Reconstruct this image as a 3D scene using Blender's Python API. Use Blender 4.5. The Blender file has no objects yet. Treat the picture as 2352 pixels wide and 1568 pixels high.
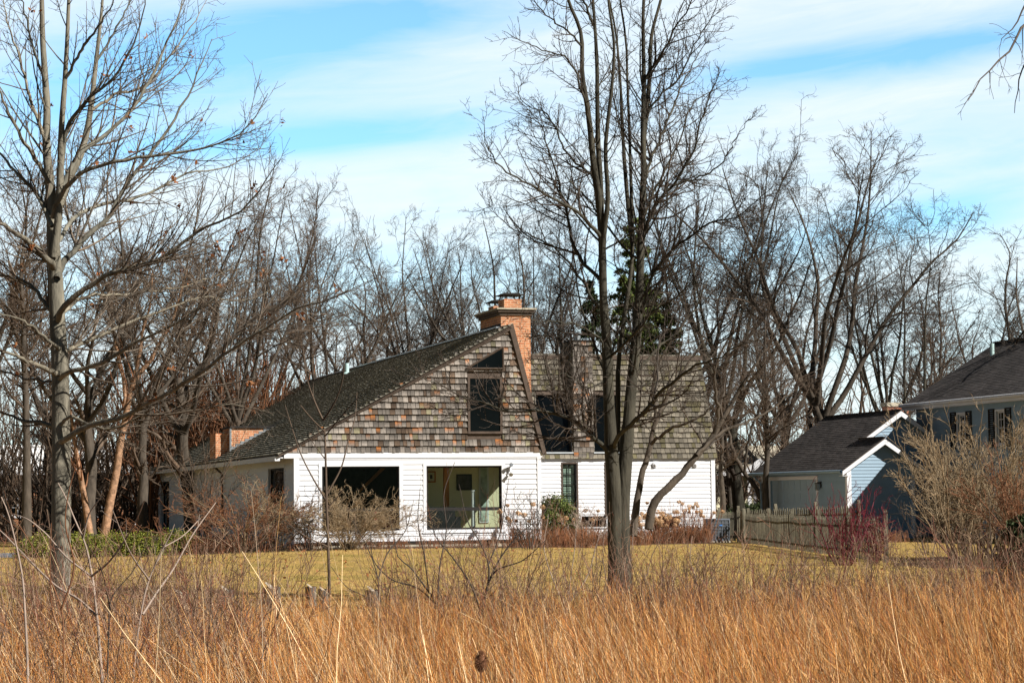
import bpy, math, random
import numpy as np

# ------------------------------------------------------------------ camera model (also used to measure real positions)
F = 5000.0; HV = 1144.0; PITCH = math.atan((HV - 784) / F); RHO = 0.010; EYE = 1.65; TH = math.radians(16.5)
FW = np.array([0, math.cos(PITCH), math.sin(PITCH)]); _R = np.array([1., 0, 0]); _U = np.array([0, -math.sin(PITCH), math.cos(PITCH)])
RC = _R * math.cos(RHO) - _U * math.sin(RHO); UC = _U * math.cos(RHO) + _R * math.sin(RHO)

def P(u, v, y):
    q = FW * F + RC * (u - 1176) + UC * (784 - v)
    return np.array([0, 0, EYE]) + q * (y / q[1])

def gz(x, y):
    x = np.asarray(x, float); y = np.asarray(y, float)
    s = np.clip((y - 38) / 20, 0, 1); s = s * s * (3 - 2 * s)
    return 0.26 * np.exp(-((x + 5) / 9.0) ** 2) * s * np.exp(-np.clip(y - 66, 0, 99) / 30) + 0.03 * np.sin(x * .31 + 1) * np.sin(y * .23)

C = bpy.context.scene.collection
scn = bpy.context.scene

# ------------------------------------------------------------------ materials
def mat(name, base, rough=.8, attr=True, nscale=6., namt=.35, bump=0., bscale=40., spec=.3, stretch=None, base2=None, metal=0.):
    m = bpy.data.materials.new(name); m.use_nodes = True
    nt = m.node_tree; N = nt.nodes; L = nt.links
    b = N['Principled BSDF']; b.inputs['Roughness'].default_value = rough
    b.inputs['Specular IOR Level'].default_value = spec; b.inputs['Metallic'].default_value = metal
    tc = N.new('ShaderNodeTexCoord'); mp = N.new('ShaderNodeMapping'); L.new(tc.outputs['Object'], mp.inputs['Vector'])
    if stretch: mp.inputs['Scale'].default_value = stretch
    nz = N.new('ShaderNodeTexNoise'); nz.inputs['Scale'].default_value = nscale; nz.inputs['Detail'].default_value = 5
    nz.inputs['Roughness'].default_value = .65; L.new(mp.outputs[0], nz.inputs['Vector'])
    rp = N.new('ShaderNodeMapRange'); rp.inputs['From Min'].default_value = .3; rp.inputs['From Max'].default_value = .7
    rp.inputs['To Min'].default_value = 0 if base2 else 1 - namt; rp.inputs['To Max'].default_value = 1 if base2 else 1 + namt
    L.new(nz.outputs['Fac'], rp.inputs['Value'])
    mx = N.new('ShaderNodeMix'); mx.data_type = 'RGBA'
    if base2:
        mx.inputs['A'].default_value = (*base, 1); mx.inputs['B'].default_value = (*base2, 1); L.new(rp.outputs[0], mx.inputs['Factor'])
    else:
        mx.blend_type = 'MULTIPLY'; mx.inputs['Factor'].default_value = 1; mx.inputs['A'].default_value = (*base, 1)
        L.new(rp.outputs[0], mx.inputs['B'])
    out = mx.outputs['Result']
    if attr:
        at = N.new('ShaderNodeAttribute'); at.attribute_name = 'Col'
        m2 = N.new('ShaderNodeMix'); m2.data_type = 'RGBA'; m2.blend_type = 'MULTIPLY'; m2.inputs['Factor'].default_value = 1
        L.new(out, m2.inputs['A']); L.new(at.outputs['Color'], m2.inputs['B']); out = m2.outputs['Result']
    L.new(out, b.inputs['Base Color'])
    if bump:
        n2 = N.new('ShaderNodeTexNoise'); n2.inputs['Scale'].default_value = bscale; n2.inputs['Detail'].default_value = 4
        L.new(mp.outputs[0], n2.inputs['Vector'])
        bp = N.new('ShaderNodeBump'); bp.inputs['Strength'].default_value = bump; bp.inputs['Distance'].default_value = .02
        L.new(n2.outputs['Fac'], bp.inputs['Height']); L.new(bp.outputs[0], b.inputs['Normal'])
    return m

def brick_mat(name, c1, c2, mortar, sc=1.0):
    m = bpy.data.materials.new(name); m.use_nodes = True
    nt = m.node_tree; N = nt.nodes; L = nt.links; b = N['Principled BSDF']; b.inputs['Roughness'].default_value = .9
    tc = N.new('ShaderNodeTexCoord'); sp = N.new('ShaderNodeSeparateXYZ'); L.new(tc.outputs['Object'], sp.inputs[0])
    ad = N.new('ShaderNodeMath'); ad.operation = 'ADD'; L.new(sp.outputs['X'], ad.inputs[0]); L.new(sp.outputs['Y'], ad.inputs[1])
    cb = N.new('ShaderNodeCombineXYZ'); L.new(ad.outputs[0], cb.inputs['X']); L.new(sp.outputs['Z'], cb.inputs['Y'])
    br = N.new('ShaderNodeTexBrick'); L.new(cb.outputs[0], br.inputs['Vector'])
    br.inputs['Color1'].default_value = (*c1, 1); br.inputs['Color2'].default_value = (*c2, 1); br.inputs['Mortar'].default_value = (*mortar, 1)
    br.inputs['Scale'].default_value = sc; br.inputs['Brick Width'].default_value = .21; br.inputs['Row Height'].default_value = .075
    br.inputs['Mortar Size'].default_value = .011; br.inputs['Mortar Smooth'].default_value = .3
    nz = N.new('ShaderNodeTexNoise'); nz.inputs['Scale'].default_value = 3; nz.inputs['Detail'].default_value = 6; L.new(tc.outputs['Object'], nz.inputs['Vector'])
    rp = N.new('ShaderNodeMapRange'); rp.inputs['From Min'].default_value = .3; rp.inputs['From Max'].default_value = .7; rp.inputs['To Min'].default_value = .7; rp.inputs['To Max'].default_value = 1.25
    L.new(nz.outputs['Fac'], rp.inputs['Value'])
    mx = N.new('ShaderNodeMix'); mx.data_type = 'RGBA'; mx.blend_type = 'MULTIPLY'; mx.inputs['Factor'].default_value = 1
    L.new(br.outputs['Color'], mx.inputs['A']); L.new(rp.outputs[0], mx.inputs['B']); L.new(mx.outputs['Result'], b.inputs['Base Color'])
    bp = N.new('ShaderNodeBump'); bp.inputs['Strength'].default_value = .6; bp.inputs['Distance'].default_value = .01; bp.invert = True
    L.new(br.outputs['Fac'], bp.inputs['Height']); L.new(bp.outputs[0], b.inputs['Normal'])
    return m

def glass_mat():
    m = bpy.data.materials.new('window_glass'); m.use_nodes = True; nt = m.node_tree; N = nt.nodes; L = nt.links
    for n in list(N): N.remove(n)
    o = N.new('ShaderNodeOutputMaterial'); t = N.new('ShaderNodeBsdfTransparent'); g = N.new('ShaderNodeBsdfGlossy'); x = N.new('ShaderNodeMixShader')
    t.inputs['Color'].default_value = (.86, .9, .88, 1); g.inputs['Roughness'].default_value = .02
    f = N.new('ShaderNodeFresnel'); f.inputs['IOR'].default_value = 1.18
    L.new(f.outputs[0], x.inputs[0]); L.new(t.outputs[0], x.inputs[1]); L.new(g.outputs[0], x.inputs[2]); L.new(x.outputs[0], o.inputs[0])
    return m

M = {}
M['bark_grey'] = mat('bark_grey', (.185, .168, .13), .9, nscale=9, namt=.5, bump=.6, bscale=30, stretch=(1, 1, .25))
M['bark_dark'] = mat('bark_dark', (.052, .047, .034), .92, nscale=8, namt=.55, bump=.9, bscale=22, stretch=(1, 1, .22))
M['bark_oak'] = mat('bark_oak', (.075, .06, .046), .92, nscale=5, namt=.5, bump=.8, bscale=14, stretch=(1, 1, .25))
M['bark_birch'] = mat('bark_birch', (.36, .21, .125), .8, nscale=7, namt=.6, bump=.6, bscale=20)
M['twig_lit'] = mat('twig_grey', (.15, .12, .092), .8, nscale=3, namt=.3)
M['shrub_tan'] = mat('shrub_tan', (.26, .19, .115), .85, nscale=3, namt=.35)
M['twig'] = mat('twig', (.082, .066, .053), .85, nscale=3, namt=.3)
M['twig_dark'] = mat('twig_dark', (.062, .048, .038), .85, nscale=3, namt=.3)
M['twig_pale'] = mat('twig_pale', (.34, .26, .21), .75, nscale=3, namt=.3)
M['twig_brown'] = mat('twig_brown', (.108, .075, .052), .85, nscale=3, namt=.3)
M['twig_rust'] = mat('twig_rust', (.19, .085, .042), .85, nscale=3, namt=.3)
M['twig_red'] = mat('twig_red', (.12, .010, .022), .6, nscale=3, namt=.3)
M['dry_leaf'] = mat('dry_leaf', (.26, .10, .035), .8, nscale=8, namt=.3)
M['needle'] = mat('needle', (.11, .14, .035), .8, nscale=2, namt=.4)
M['needle_dark'] = mat('needle_dark', (.045, .065, .022), .8, nscale=2, namt=.4)
M['box_leaf'] = mat('box_leaf', (.19, .20, .03), .6, nscale=3, namt=.4)
M['flower'] = mat('flower', (.72, .48, .28), .9, nscale=8, namt=.25)
M['straw'] = mat('straw', (1, 1, 1), .7, nscale=.5, namt=.18)
M['white'] = mat('white_paint', (.72, .73, .76), .5, nscale=2.5, namt=.03)
M['door_paint'] = mat('pale_blue_door', (.36, .48, .58), .5, nscale=2.5, namt=.03)
M['garage_paint'] = mat('pale_grey_paint', (.26, .37, .47), .6, nscale=2.5, namt=.05)
M['cedar'] = mat('cedar_shingle', (1, 1, 1), .9, nscale=14, namt=.28, bump=.3, bscale=60, stretch=(3, 3, .5))
M['shake'] = mat('roof_shake', (1, 1, 1), .95, nscale=2.5, namt=.3, bump=.4, bscale=50)
M['asphalt_roof'] = mat('asphalt_shingle', (1, 1, 1), .95, nscale=10, namt=.25)
M['dark_metal'] = mat('dark_bronze', (.018, .016, .015), .75, attr=False, namt=.15)
M['rake_brown'] = mat('rake_board', (.085, .062, .048), .8, attr=False, namt=.3)
M['brick'] = brick_mat('orange_brick', (.42, .14, .06), (.58, .25, .115), (.60, .42, .28))
M['brick_dark'] = brick_mat('red_brick', (.36, .11, .055), (.46, .16, .08), (.35, .25, .2))
M['concrete'] = mat('concrete', (.42, .38, .30), .9, attr=False, nscale=3, namt=.3, bump=.3)
M['steel'] = mat('galvanised', (.5, .52, .53), .35, attr=False, metal=.8, namt=.1)
M['copper_vent'] = mat('pale_vent', (.45, .62, .62), .5, attr=False, namt=.1)
M['glass'] = glass_mat()
M['dark_glass'] = mat('dark_glass', (.003, .004, .0045), .05, attr=False, spec=.12, nscale=1, namt=.4)
M['cream'] = mat('cream_wall', (.80, .74, .52), .9, attr=False, nscale=1, namt=.04)
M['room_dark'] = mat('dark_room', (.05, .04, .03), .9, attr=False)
M['wood_orange'] = mat('orange_wood', (.50, .19, .05), .6, attr=False, nscale=4, namt=.3, stretch=(4, 4, .5))
M['floor_wood'] = mat('floor_boards', (.42, .27, .14), .5, attr=False)
M['red_fabric'] = mat('red_fabric', (.35, .02, .05), .9, attr=False)
M['black_fabric'] = mat('black_fabric', (.02, .02, .022), .9, attr=False)
M['old_wood'] = mat('weathered_wood', (.125, .112, .08), .9, nscale=7, namt=.45, stretch=(1, 1, .3), bump=.4)
M['log'] = mat('log_bark', (.12, .10, .085), .95, nscale=10, namt=.4, bump=.6, stretch=(1, 1, .3))
M['log_end'] = mat('log_end_grain', (.36, .31, .25), .9, attr=False, nscale=12, namt=.3)
M['ac_grey'] = mat('ac_grey', (.08, .09, .10), .5, attr=False, namt=.1)
M['ac_grille'] = mat('ac_grille', (.15, .17, .20), .4, attr=False, namt=.1)
M['blue_label'] = mat('blue_label', (.05, .22, .6), .5, attr=False, namt=.02)
M['asphalt'] = mat('asphalt', (.16, .17, .19), .9, attr=False, nscale=20, namt=.2)
M['mulch'] = mat('mulch', (.085, .048, .03), .95, attr=False, nscale=9, namt=.6, bump=1., bscale=30)
M['art'] = mat('art', (.06, .05, .05), .6, attr=False, nscale=5, namt=.9)
M['paper'] = mat('paper', (.7, .66, .5), .8, attr=False)
M['mint'] = mat('mint_board', (.42, .50, .44), .7, attr=False)

# ------------------------------------------------------------------ mesh builder
class MB:
    def __init__(s): s.v = []; s.f = []; s.c = []; s.n = 0; s.sm = []
    def add(s, v, f, col=(1, 1, 1), smooth=False):
        v = np.asarray(v, float).reshape(-1, 3); f = np.asarray(f, int)
        c = np.asarray(col, float)
        if c.ndim == 1: c = np.repeat(c[None], len(v), 0)
        s.v.append(v); s.f.append(f + s.n); s.c.append(c); s.n += len(v); s.sm.append(np.full(len(f), smooth))
    def box(s, x0, x1, y0, y1, z0, z1, col=(1, 1, 1), fm=None):
        v = np.array([[x, y, z] for x in (x0, x1) for y in (y0, y1) for z in (z0, z1)], float)
        if fm is not None: v = fm(v)
        s.add(v, [[0, 1, 3, 2], [4, 6, 7, 5], [0, 4, 5, 1], [2, 3, 7, 6], [0, 2, 6, 4], [1, 5, 7, 3]], col)
    def prism(s, poly, ext, col=(1, 1, 1)):
        # poly: list of 3D points (planar), ext: extrusion vector
        p = np.asarray(poly, float); n = len(p); q = p + np.asarray(ext, float)
        v = np.vstack([p, q]); s.v.append(v)
        for i in range(n):
            j = (i + 1) % n; s.f.append(np.array([[i, j, n + j, n + i]]) + s.n); s.sm.append(np.array([False]))
        s.f.append(np.array([list(range(n))[::-1]]) + s.n); s.f.append(np.array([list(range(n, 2 * n))]) + s.n); s.sm += [np.array([False])] * 2
        s.c.append(np.repeat(np.asarray(col, float)[None], 2 * n, 0)); s.n += 2 * n
    def tubes(s, Pn, R, sides=4, col=(1, 1, 1), jit=None):
        Pn = np.asarray(Pn, float); R = np.asarray(R, float)
        if Pn.ndim == 2: Pn = Pn[None]; R = R[None]
        N, K, _ = Pn.shape
        if N == 0: return
        T = np.gradient(Pn, axis=1); T /= np.linalg.norm(T, axis=2, keepdims=True) + 1e-9
        m = np.abs(T.mean(1)[:, 2]) > .8
        ref = np.where(m[:, None], np.array([[1., 0.1, 0]]), np.array([[0, 0.1, 1.]]))[:, None, :]
        a = np.cross(T, np.broadcast_to(ref, T.shape)); a /= np.linalg.norm(a, axis=2, keepdims=True) + 1e-9
        b = np.cross(T, a)
        th = np.arange(sides) * 2 * math.pi / sides
        rr = R[:, :, None, None]
        if jit is not None: rr = rr * (1 + jit * np.random.RandomState(3).uniform(-1, 1, (N, K, sides, 1)))
        V = Pn[:, :, None, :] + rr * (np.cos(th)[None, None, :, None] * a[:, :, None, :] + np.sin(th)[None, None, :, None] * b[:, :, None, :])
        idx = np.arange(N * K * sides).reshape(N, K, sides); nx = np.roll(idx, -1, axis=2)
        f = np.stack([idx[:, :-1], nx[:, :-1], nx[:, 1:], idx[:, 1:]], -1).reshape(-1, 4)
        c = np.asarray(col, float)
        if c.ndim == 2: c = np.repeat(c[:, None, :], K * sides, 1).reshape(-1, 3)
        s.add(V.reshape(-1, 3), f, c, smooth=sides > 4)
    def build(s, name, m, parent=None):
        if not s.v or sum(len(q) for q in s.v) == 0: return None
        me = bpy.data.meshes.new(name)
        v = np.vstack(s.v); me.vertices.add(len(v)); me.vertices.foreach_set('co', v.astype(np.float32).ravel())
        sizes = np.concatenate([np.full(len(f), f.shape[1]) for f in s.f]); loops = np.concatenate([f.ravel() for f in s.f])
        me.loops.add(len(loops)); me.loops.foreach_set('vertex_index', loops.astype(np.int32))
        me.polygons.add(len(sizes)); st = np.concatenate([[0], np.cumsum(sizes)[:-1]])
        me.polygons.foreach_set('loop_start', st.astype(np.int32)); me.polygons.foreach_set('loop_total', sizes.astype(np.int32))
        me.polygons.foreach_set('use_smooth', np.concatenate(s.sm))
        ca = me.color_attributes.new('Col', 'FLOAT_COLOR', 'POINT')
        c = np.vstack(s.c); c = np.hstack([c, np.ones((len(c), 1))]); ca.data.foreach_set('color', c.astype(np.float32).ravel())
        me.update(calc_edges=True); me.validate()
        me.materials.append(m)
        o = bpy.data.objects.new(name, me); C.objects.link(o)
        if parent is not None: o.parent = parent
        return o

def tag(o, label=None, cat=None, group=None, kind=None):
    if label: o['label'] = label
    if cat: o['category'] = cat
    if group: o['group'] = group
    if kind: o['kind'] = kind
    return o
def empty(name, loc=(0, 0, 0), rz=0., label=None, cat=None, group=None):
    o = bpy.data.objects.new(name, None); C.objects.link(o); o.location = loc; o.rotation_euler = (0, 0, rz); o.empty_display_size = .2
    return tag(o, label, cat, group)
def copy_tree(src, loc, rz=0, sc=1., label=None, group=None):
    c = src.copy(); C.objects.link(c); c.location = loc; c.rotation_euler = (0, 0, rz)
    c.scale = (sc, sc, sc) if np.isscalar(sc) else sc
    if label: c['label'] = label
    if group: c['group'] = group
    for ch in src.children:
        d = ch.copy(); C.objects.link(d); d.parent = c
        for g in ch.children:
            e = g.copy(); C.objects.link(e); e.parent = d
    return c

# ------------------------------------------------------------------ branch growth
def norm(a): return a / (np.linalg.norm(a, axis=-1, keepdims=True) + 1e-9)
def catmull(pts, n):
    p = np.asarray(pts, float); d = np.concatenate([[0], np.cumsum(np.linalg.norm(np.diff(p, axis=0), axis=1))])
    t = np.linspace(0, d[-1], n); m = np.gradient(p, d, axis=0) if len(p) > 2 else np.repeat((p[1:] - p[:1]) / d[-1], 2, 0)
    i = np.clip(np.searchsorted(d, t, side='right') - 1, 0, len(p) - 2); h = (d[i + 1] - d[i])[:, None]; x = ((t - d[i]) / (d[i + 1] - d[i]))[:, None]
    return (2 * x**3 - 3 * x**2 + 1) * p[i] + (x**3 - 2 * x**2 + x) * h * m[i] + (-2 * x**3 + 3 * x**2) * p[i + 1] + (x**3 - x**2) * h * m[i + 1]
def lens(Pn): return np.linalg.norm(np.diff(Pn, axis=1), axis=2).sum(1)

def grow(rng, Pn, R, dens, ratio, lmin, lmax, a0, a1, K, wander, up, rr, rmin, t0=.15, t1=1., tipr=.35, flat=0., pw=1.):
    L = lens(Pn); tot = dens * L.sum(); M_ = int(tot)
    if M_ < 1: return np.zeros((0, K, 3)), np.zeros((0, K))
    par = rng.choice(len(L), M_, p=L / L.sum()); t = t0 + (t1 - t0) * rng.rand(M_) ** pw
    k = Pn.shape[1] - 1; x = t * k; i = np.minimum(x.astype(int), k - 1); fr = (x - i)[:, None]
    pos = Pn[par, i] * (1 - fr) + Pn[par, i + 1] * fr; rad = R[par, i] * (1 - fr[:, 0]) + R[par, i + 1] * fr[:, 0]
    tan = norm(Pn[par, i + 1] - Pn[par, i])
    rv = rng.normal(size=(M_, 3)); rv[:, 2] *= (1 - flat)
    pr = norm(rv - tan * (rv * tan).sum(1, keepdims=True))
    a = np.radians(rng.uniform(a0, a1, M_))[:, None]
    d = norm(tan * np.cos(a) + pr * np.sin(a))
    ln = np.clip(L[par] * ratio * (1.15 - .75 * t) * rng.uniform(.55, 1.25, M_), lmin * rng.uniform(.7, 1.3, M_), lmax * rng.uniform(.7, 1.1, M_))
    out = np.zeros((M_, K, 3)); out[:, 0] = pos; step = (ln / (K - 1))[:, None]
    for j in range(1, K):
        out[:, j] = out[:, j - 1] + d * step
        d = norm(d + rng.normal(size=(M_, 3)) * wander + np.array([0, 0, up]))
    r0 = np.clip(rad * rr, rmin, None) * rng.uniform(.75, 1.1, M_); r0 = np.minimum(r0, np.maximum(rad * .85, rmin))
    tt = np.linspace(1, tipr, K)[None]
    return out, np.maximum(r0[:, None] * tt, rmin * .6)

def colvar(rng, n, lo=.7, hi=1.3, warm=.08):
    b = rng.uniform(lo, hi, n)[:, None]; w = rng.uniform(-warm, warm, n)[:, None]
    return b * np.hstack([1 + w, np.ones((n, 1)), 1 - w])

def leaves(mb, rng, cen, n, spread, size, lo=.6, hi=1.4, warm=.15, tri=True, updir=None):
    # n small leaf faces scattered round given centres (spread per centre)
    idx = rng.randint(0, len(cen), n); p = cen[idx] + rng.normal(size=(n, 3)) * spread
    a = norm(rng.normal(size=(n, 3))); 
    if updir is not None: a = norm(a + np.array(updir))
    b = norm(np.cross(a, rng.normal(size=(n, 3)))); s = (size * rng.uniform(.6, 1.4, n))[:, None]
    V = np.stack([p, p + a * s * .5 + b * s * .28, p + a * s, p + a * s * .5 - b * s * .28], 1).reshape(-1, 3)
    f = np.arange(n * 4).reshape(n, 4)
    mb.add(V, f, np.repeat(colvar(rng, n, lo, hi, warm), 4, 0))

# ================================================================== CAMERA, LIGHT, SKY
cam = bpy.data.cameras.new('camera'); co = bpy.data.objects.new('camera', cam); C.objects.link(co)
from mathutils import Matrix
mm = Matrix.Identity(4)
for r in range(3):
    mm[r][0] = RC[r]; mm[r][1] = UC[r]; mm[r][2] = -FW[r]
mm[2][3] = EYE
co.matrix_world = mm
cam.sensor_width = 36; cam.lens = 36 * F / 2352; cam.clip_start = .1; cam.clip_end = 4000
scn.camera = co
SAZ = math.radians(60); SEL = math.radians(36)
SUN = np.array([math.sin(SAZ) * math.cos(SEL), -math.cos(SAZ) * math.cos(SEL), math.sin(SEL)])
sl = bpy.data.lights.new('sun', 'SUN'); sl.energy = 5.0; sl.angle = math.radians(.5); sl.color = (1, .95, .87)
so = bpy.data.objects.new('sun', sl); C.objects.link(so)
from mathutils import Vector
so.rotation_euler = Vector(-SUN).to_track_quat('-Z', 'Y').to_euler(); so.location = (30, -20, 40)

w = bpy.data.worlds.new('World'); scn.world = w; w.use_nodes = True
N = w.node_tree.nodes; L = w.node_tree.links
for n in list(N): N.remove(n)
wo = N.new('ShaderNodeOutputWorld'); bg = N.new('ShaderNodeBackground'); bg.inputs['Strength'].default_value = .1; L.new(bg.outputs[0], wo.inputs[0])
sky = N.new('ShaderNodeTexSky'); sky.sky_type = 'NISHITA'; sky.sun_disc = False; sky.sun_elevation = SEL; sky.sun_rotation = math.atan2(SUN[0], SUN[1])
sky.air_density = 1.0; sky.dust_density = .3; sky.ozone_density = 2.5
tc = N.new('ShaderNodeTexCoord'); sx = N.new('ShaderNodeSeparateXYZ'); L.new(tc.outputs['Generated'], sx.inputs[0])
def mth(op, a, b=None, c=None):
    n = N.new('ShaderNodeMath'); n.operation = op
    for i, q in enumerate((a, b, c)):
        if q is None: continue
        if isinstance(q, (int, float)): n.inputs[i].default_value = q
        else: L.new(q, n.inputs[i])
    return n.outputs[0]
# azimuth (radians right of +Y) and elevation, tilted a little like the cirrus bands
az = mth('ARCTAN2', sx.outputs['X'], sx.outputs['Y']); el = mth('ARCSINE', sx.outputs['Z'])
elt = mth('SUBTRACT', el, mth('MULTIPLY', az, .10))
nv = N.new('ShaderNodeCombineXYZ'); L.new(mth('MULTIPLY', az, 5.0), nv.inputs[0]); L.new(mth('MULTIPLY', elt, 26.0), nv.inputs[1])
nz = N.new('ShaderNodeTexNoise'); nz.inputs['Scale'].default_value = 1.0; nz.inputs['Detail'].default_value = 7; nz.inputs['Roughness'].default_value = .55; nz.inputs['Distortion'].default_value = .4
L.new(nv.outputs[0], nz.inputs['Vector'])
nz2 = N.new('ShaderNodeTexNoise'); nz2.inputs['Scale'].default_value = 1.0; nz2.inputs['Detail'].default_value = 9; nz2.inputs['Roughness'].default_value = .62; nz2.inputs['Distortion'].default_value = .8
nv2 = N.new('ShaderNodeCombineXYZ'); L.new(mth('MULTIPLY', az, 13.0), nv2.inputs[0]); L.new(mth('MULTIPLY', elt, 75.0), nv2.inputs[1])
L.new(nv2.outputs[0], nz2.inputs['Vector'])
# patches of open blue: (az, el, half width az, half height el, depth); el measured along the tilted bands
def patch(u, v, du, dv, amp):
    a0 = (u - 1176) / F; e0 = (HV - v) / F - a0 * .10
    x = mth('DIVIDE', mth('SUBTRACT', az, a0), du / F); y = mth('DIVIDE', mth('SUBTRACT', elt, e0), dv / F)
    r = mth('ADD', mth('MULTIPLY', x, x), mth('MULTIPLY', y, y))
    return mth('MULTIPLY', mth('EXPONENT', mth('MULTIPLY', r, -1.0)), amp)
den = mth('ADD', mth('MULTIPLY', mth('SUBTRACT', nz.outputs['Fac'], .5), .55), mth('MULTIPLY', mth('SUBTRACT', nz2.outputs['Fac'], .5), .75))
den = mth('ADD', den, .80)
for q in ((760, 312, 460, 50, -.9), (520, 130, 380, 130, -.75), (1750, 175, 230, 45, -.45), (2150, 145, 420, 55, -.75), (900, 40, 360, 60, -.6), (100, 250, 350, 150, -.55), (2300, 400, 260, 120, -.3), (2150, 520, 260, 50, -.55), (1400, 620, 700, 70, -.35), (400, 640, 500, 80, -.3)):
    den = mth('ADD', den, patch(*q))
# clouds thinned beside, behind and above the view to cut fill on shaded walls
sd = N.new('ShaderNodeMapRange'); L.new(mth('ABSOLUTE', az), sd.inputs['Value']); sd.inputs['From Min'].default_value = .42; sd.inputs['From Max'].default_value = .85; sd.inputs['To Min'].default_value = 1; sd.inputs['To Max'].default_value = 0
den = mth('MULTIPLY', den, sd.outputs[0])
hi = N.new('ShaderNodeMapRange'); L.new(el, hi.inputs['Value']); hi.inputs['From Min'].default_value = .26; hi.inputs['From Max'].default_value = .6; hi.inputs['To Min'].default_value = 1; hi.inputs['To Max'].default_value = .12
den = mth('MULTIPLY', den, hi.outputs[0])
cl = N.new('ShaderNodeClamp'); L.new(den, cl.inputs[0])
tint = N.new('ShaderNodeMix'); tint.data_type = 'RGBA'; tint.blend_type = 'MULTIPLY'; tint.inputs['Factor'].default_value = 1
L.new(sky.outputs[0], tint.inputs['A']); tint.inputs['B'].default_value = (.72, 1.02, 1.12, 1)
mxs = N.new('ShaderNodeMix'); mxs.data_type = 'RGBA'; L.new(cl.outputs[0], mxs.inputs['Factor'])
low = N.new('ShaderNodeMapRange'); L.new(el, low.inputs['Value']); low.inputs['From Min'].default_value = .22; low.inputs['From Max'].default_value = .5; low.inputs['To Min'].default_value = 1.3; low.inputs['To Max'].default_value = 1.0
lv = N.new('ShaderNodeVectorMath'); lv.operation = 'SCALE'; L.new(tint.outputs['Result'], lv.inputs[0]); L.new(mth('ADD', mth('MULTIPLY', mth('SUBTRACT', low.outputs[0], .27), sd.outputs[0]), .27), lv.inputs['Scale']); L.new(lv.outputs[0], mxs.inputs['A']); mxs.inputs['B'].default_value = (6.2, 6.7, 6.85, 1)  # sky outside the view deliberately dimmed to keep shaded walls dark
fall = N.new('ShaderNodeMapRange'); L.new(el, fall.inputs['Value']); fall.inputs['From Min'].default_value = .24; fall.inputs['From Max'].default_value = .5; fall.inputs['To Min'].default_value = 1.0; fall.inputs['To Max'].default_value = .22  # upper dome dimmed as well to hold down ambient light
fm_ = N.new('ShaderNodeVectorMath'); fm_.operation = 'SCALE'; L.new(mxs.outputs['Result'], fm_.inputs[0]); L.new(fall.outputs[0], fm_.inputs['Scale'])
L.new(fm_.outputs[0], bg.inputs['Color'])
scn.cycles.diffuse_bounces = 2; scn.view_settings.view_transform = 'Standard'; scn.view_settings.look = 'None'; scn.view_settings.exposure = .62; scn.view_settings.gamma = 1

# ================================================================== GROUND
def ground_material():
    m = bpy.data.materials.new('lawn'); m.use_nodes = True; nt = m.node_tree; N = nt.nodes; L = nt.links; b = N['Principled BSDF']; b.inputs['Roughness'].default_value = .95
    b.inputs['Specular IOR Level'].default_value = .1
    tc = N.new('ShaderNodeTexCoord')
    def noise(s, d=6, r=.6, mp=None):
        n = N.new('ShaderNodeTexNoise'); n.inputs['Scale'].default_value = s; n.inputs['Detail'].default_value = d; n.inputs['Roughness'].default_value = r
        L.new(tc.outputs['Object'], n.inputs['Vector']); return n.outputs['Fac']
    def ramp(f, stops):
        r = N.new('ShaderNodeValToRGB'); e = r.color_ramp.elements
        while len(e) < len(stops): e.new(.5)
        for q, (p_, c_) in zip(e, stops): q.position = p_; q.color = (*c_, 1)
        L.new(f, r.inputs[0]); return r.outputs[0]
    def mix(f, a, c_, mode='MIX'):
        x = N.new('ShaderNodeMix'); x.data_type = 'RGBA'; x.blend_type = mode
        if isinstance(f, float): x.inputs['Factor'].default_value = f
        else: L.new(f, x.inputs['Factor'])
        L.new(a, x.inputs['A']); L.new(c_, x.inputs['B']); return x.outputs['Result']
    big = ramp(noise(.55, 7, .7), [(.30, (.55, .34, .12)), (.5, (.40, .275, .09)), (.70, (.22, .18, .04))])
    fine = ramp(noise(5, 8, .75), [(.3, (.5, .46, .4)), (.5, (1, 1, 1)), (.7, (1.5, 1.4, 1.3))])
    lawn = mix(1.0, big, fine, 'MULTIPLY')
    litter = ramp(noise(1.6, 8, .8), [(.3, (.05, .035, .02)), (.5, (.15, .09, .045)), (.7, (.26, .16, .08))])
    thatch = ramp(noise(9, 8, .8), [(.3, (.03, .018, .010)), (.5, (.10, .055, .025)), (.7, (.2, .12, .05))])
    sp = N.new('ShaderNodeSeparateXYZ'); L.new(tc.outputs['Object'], sp.inputs[0])
    def mr(o, a, b_, wob=0.):
        r = N.new('ShaderNodeMapRange'); r.inputs['From Min'].default_value = a; r.inputs['From Max'].default_value = b_
        ad = N.new('ShaderNodeMath'); ad.operation = 'MULTIPLY_ADD'; L.new(noise(.5, 5), ad.inputs[0]); ad.inputs[1].default_value = wob; L.new(o, ad.inputs[2])
        L.new(ad.outputs[0], r.inputs['Value']); return r.outputs[0]
    c1 = mix(mr(sp.outputs['Y'], 90, 97, 10.), lawn, litter)
    tan_ = ramp(noise(2.5, 8, .7), [(.3, (.20, .12, .05)), (.5, (.34, .21, .09)), (.7, (.42, .29, .14))])
    c15 = mix(mr(sp.outputs['Y'], 44., 31., 8.), c1, tan_)
    c2 = mix(mr(sp.outputs['Y'], 30.5, 26.5, 5.), c15, thatch)
    L.new(c2, b.inputs['Base Color'])
    bp = N.new('ShaderNodeBump'); bp.inputs['Strength'].default_value = .8; bp.inputs['Distance'].default_value = .04; L.new(noise(14, 5, .8), bp.inputs['Height']); L.new(bp.outputs[0], b.inputs['Normal'])
    return m
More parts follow.
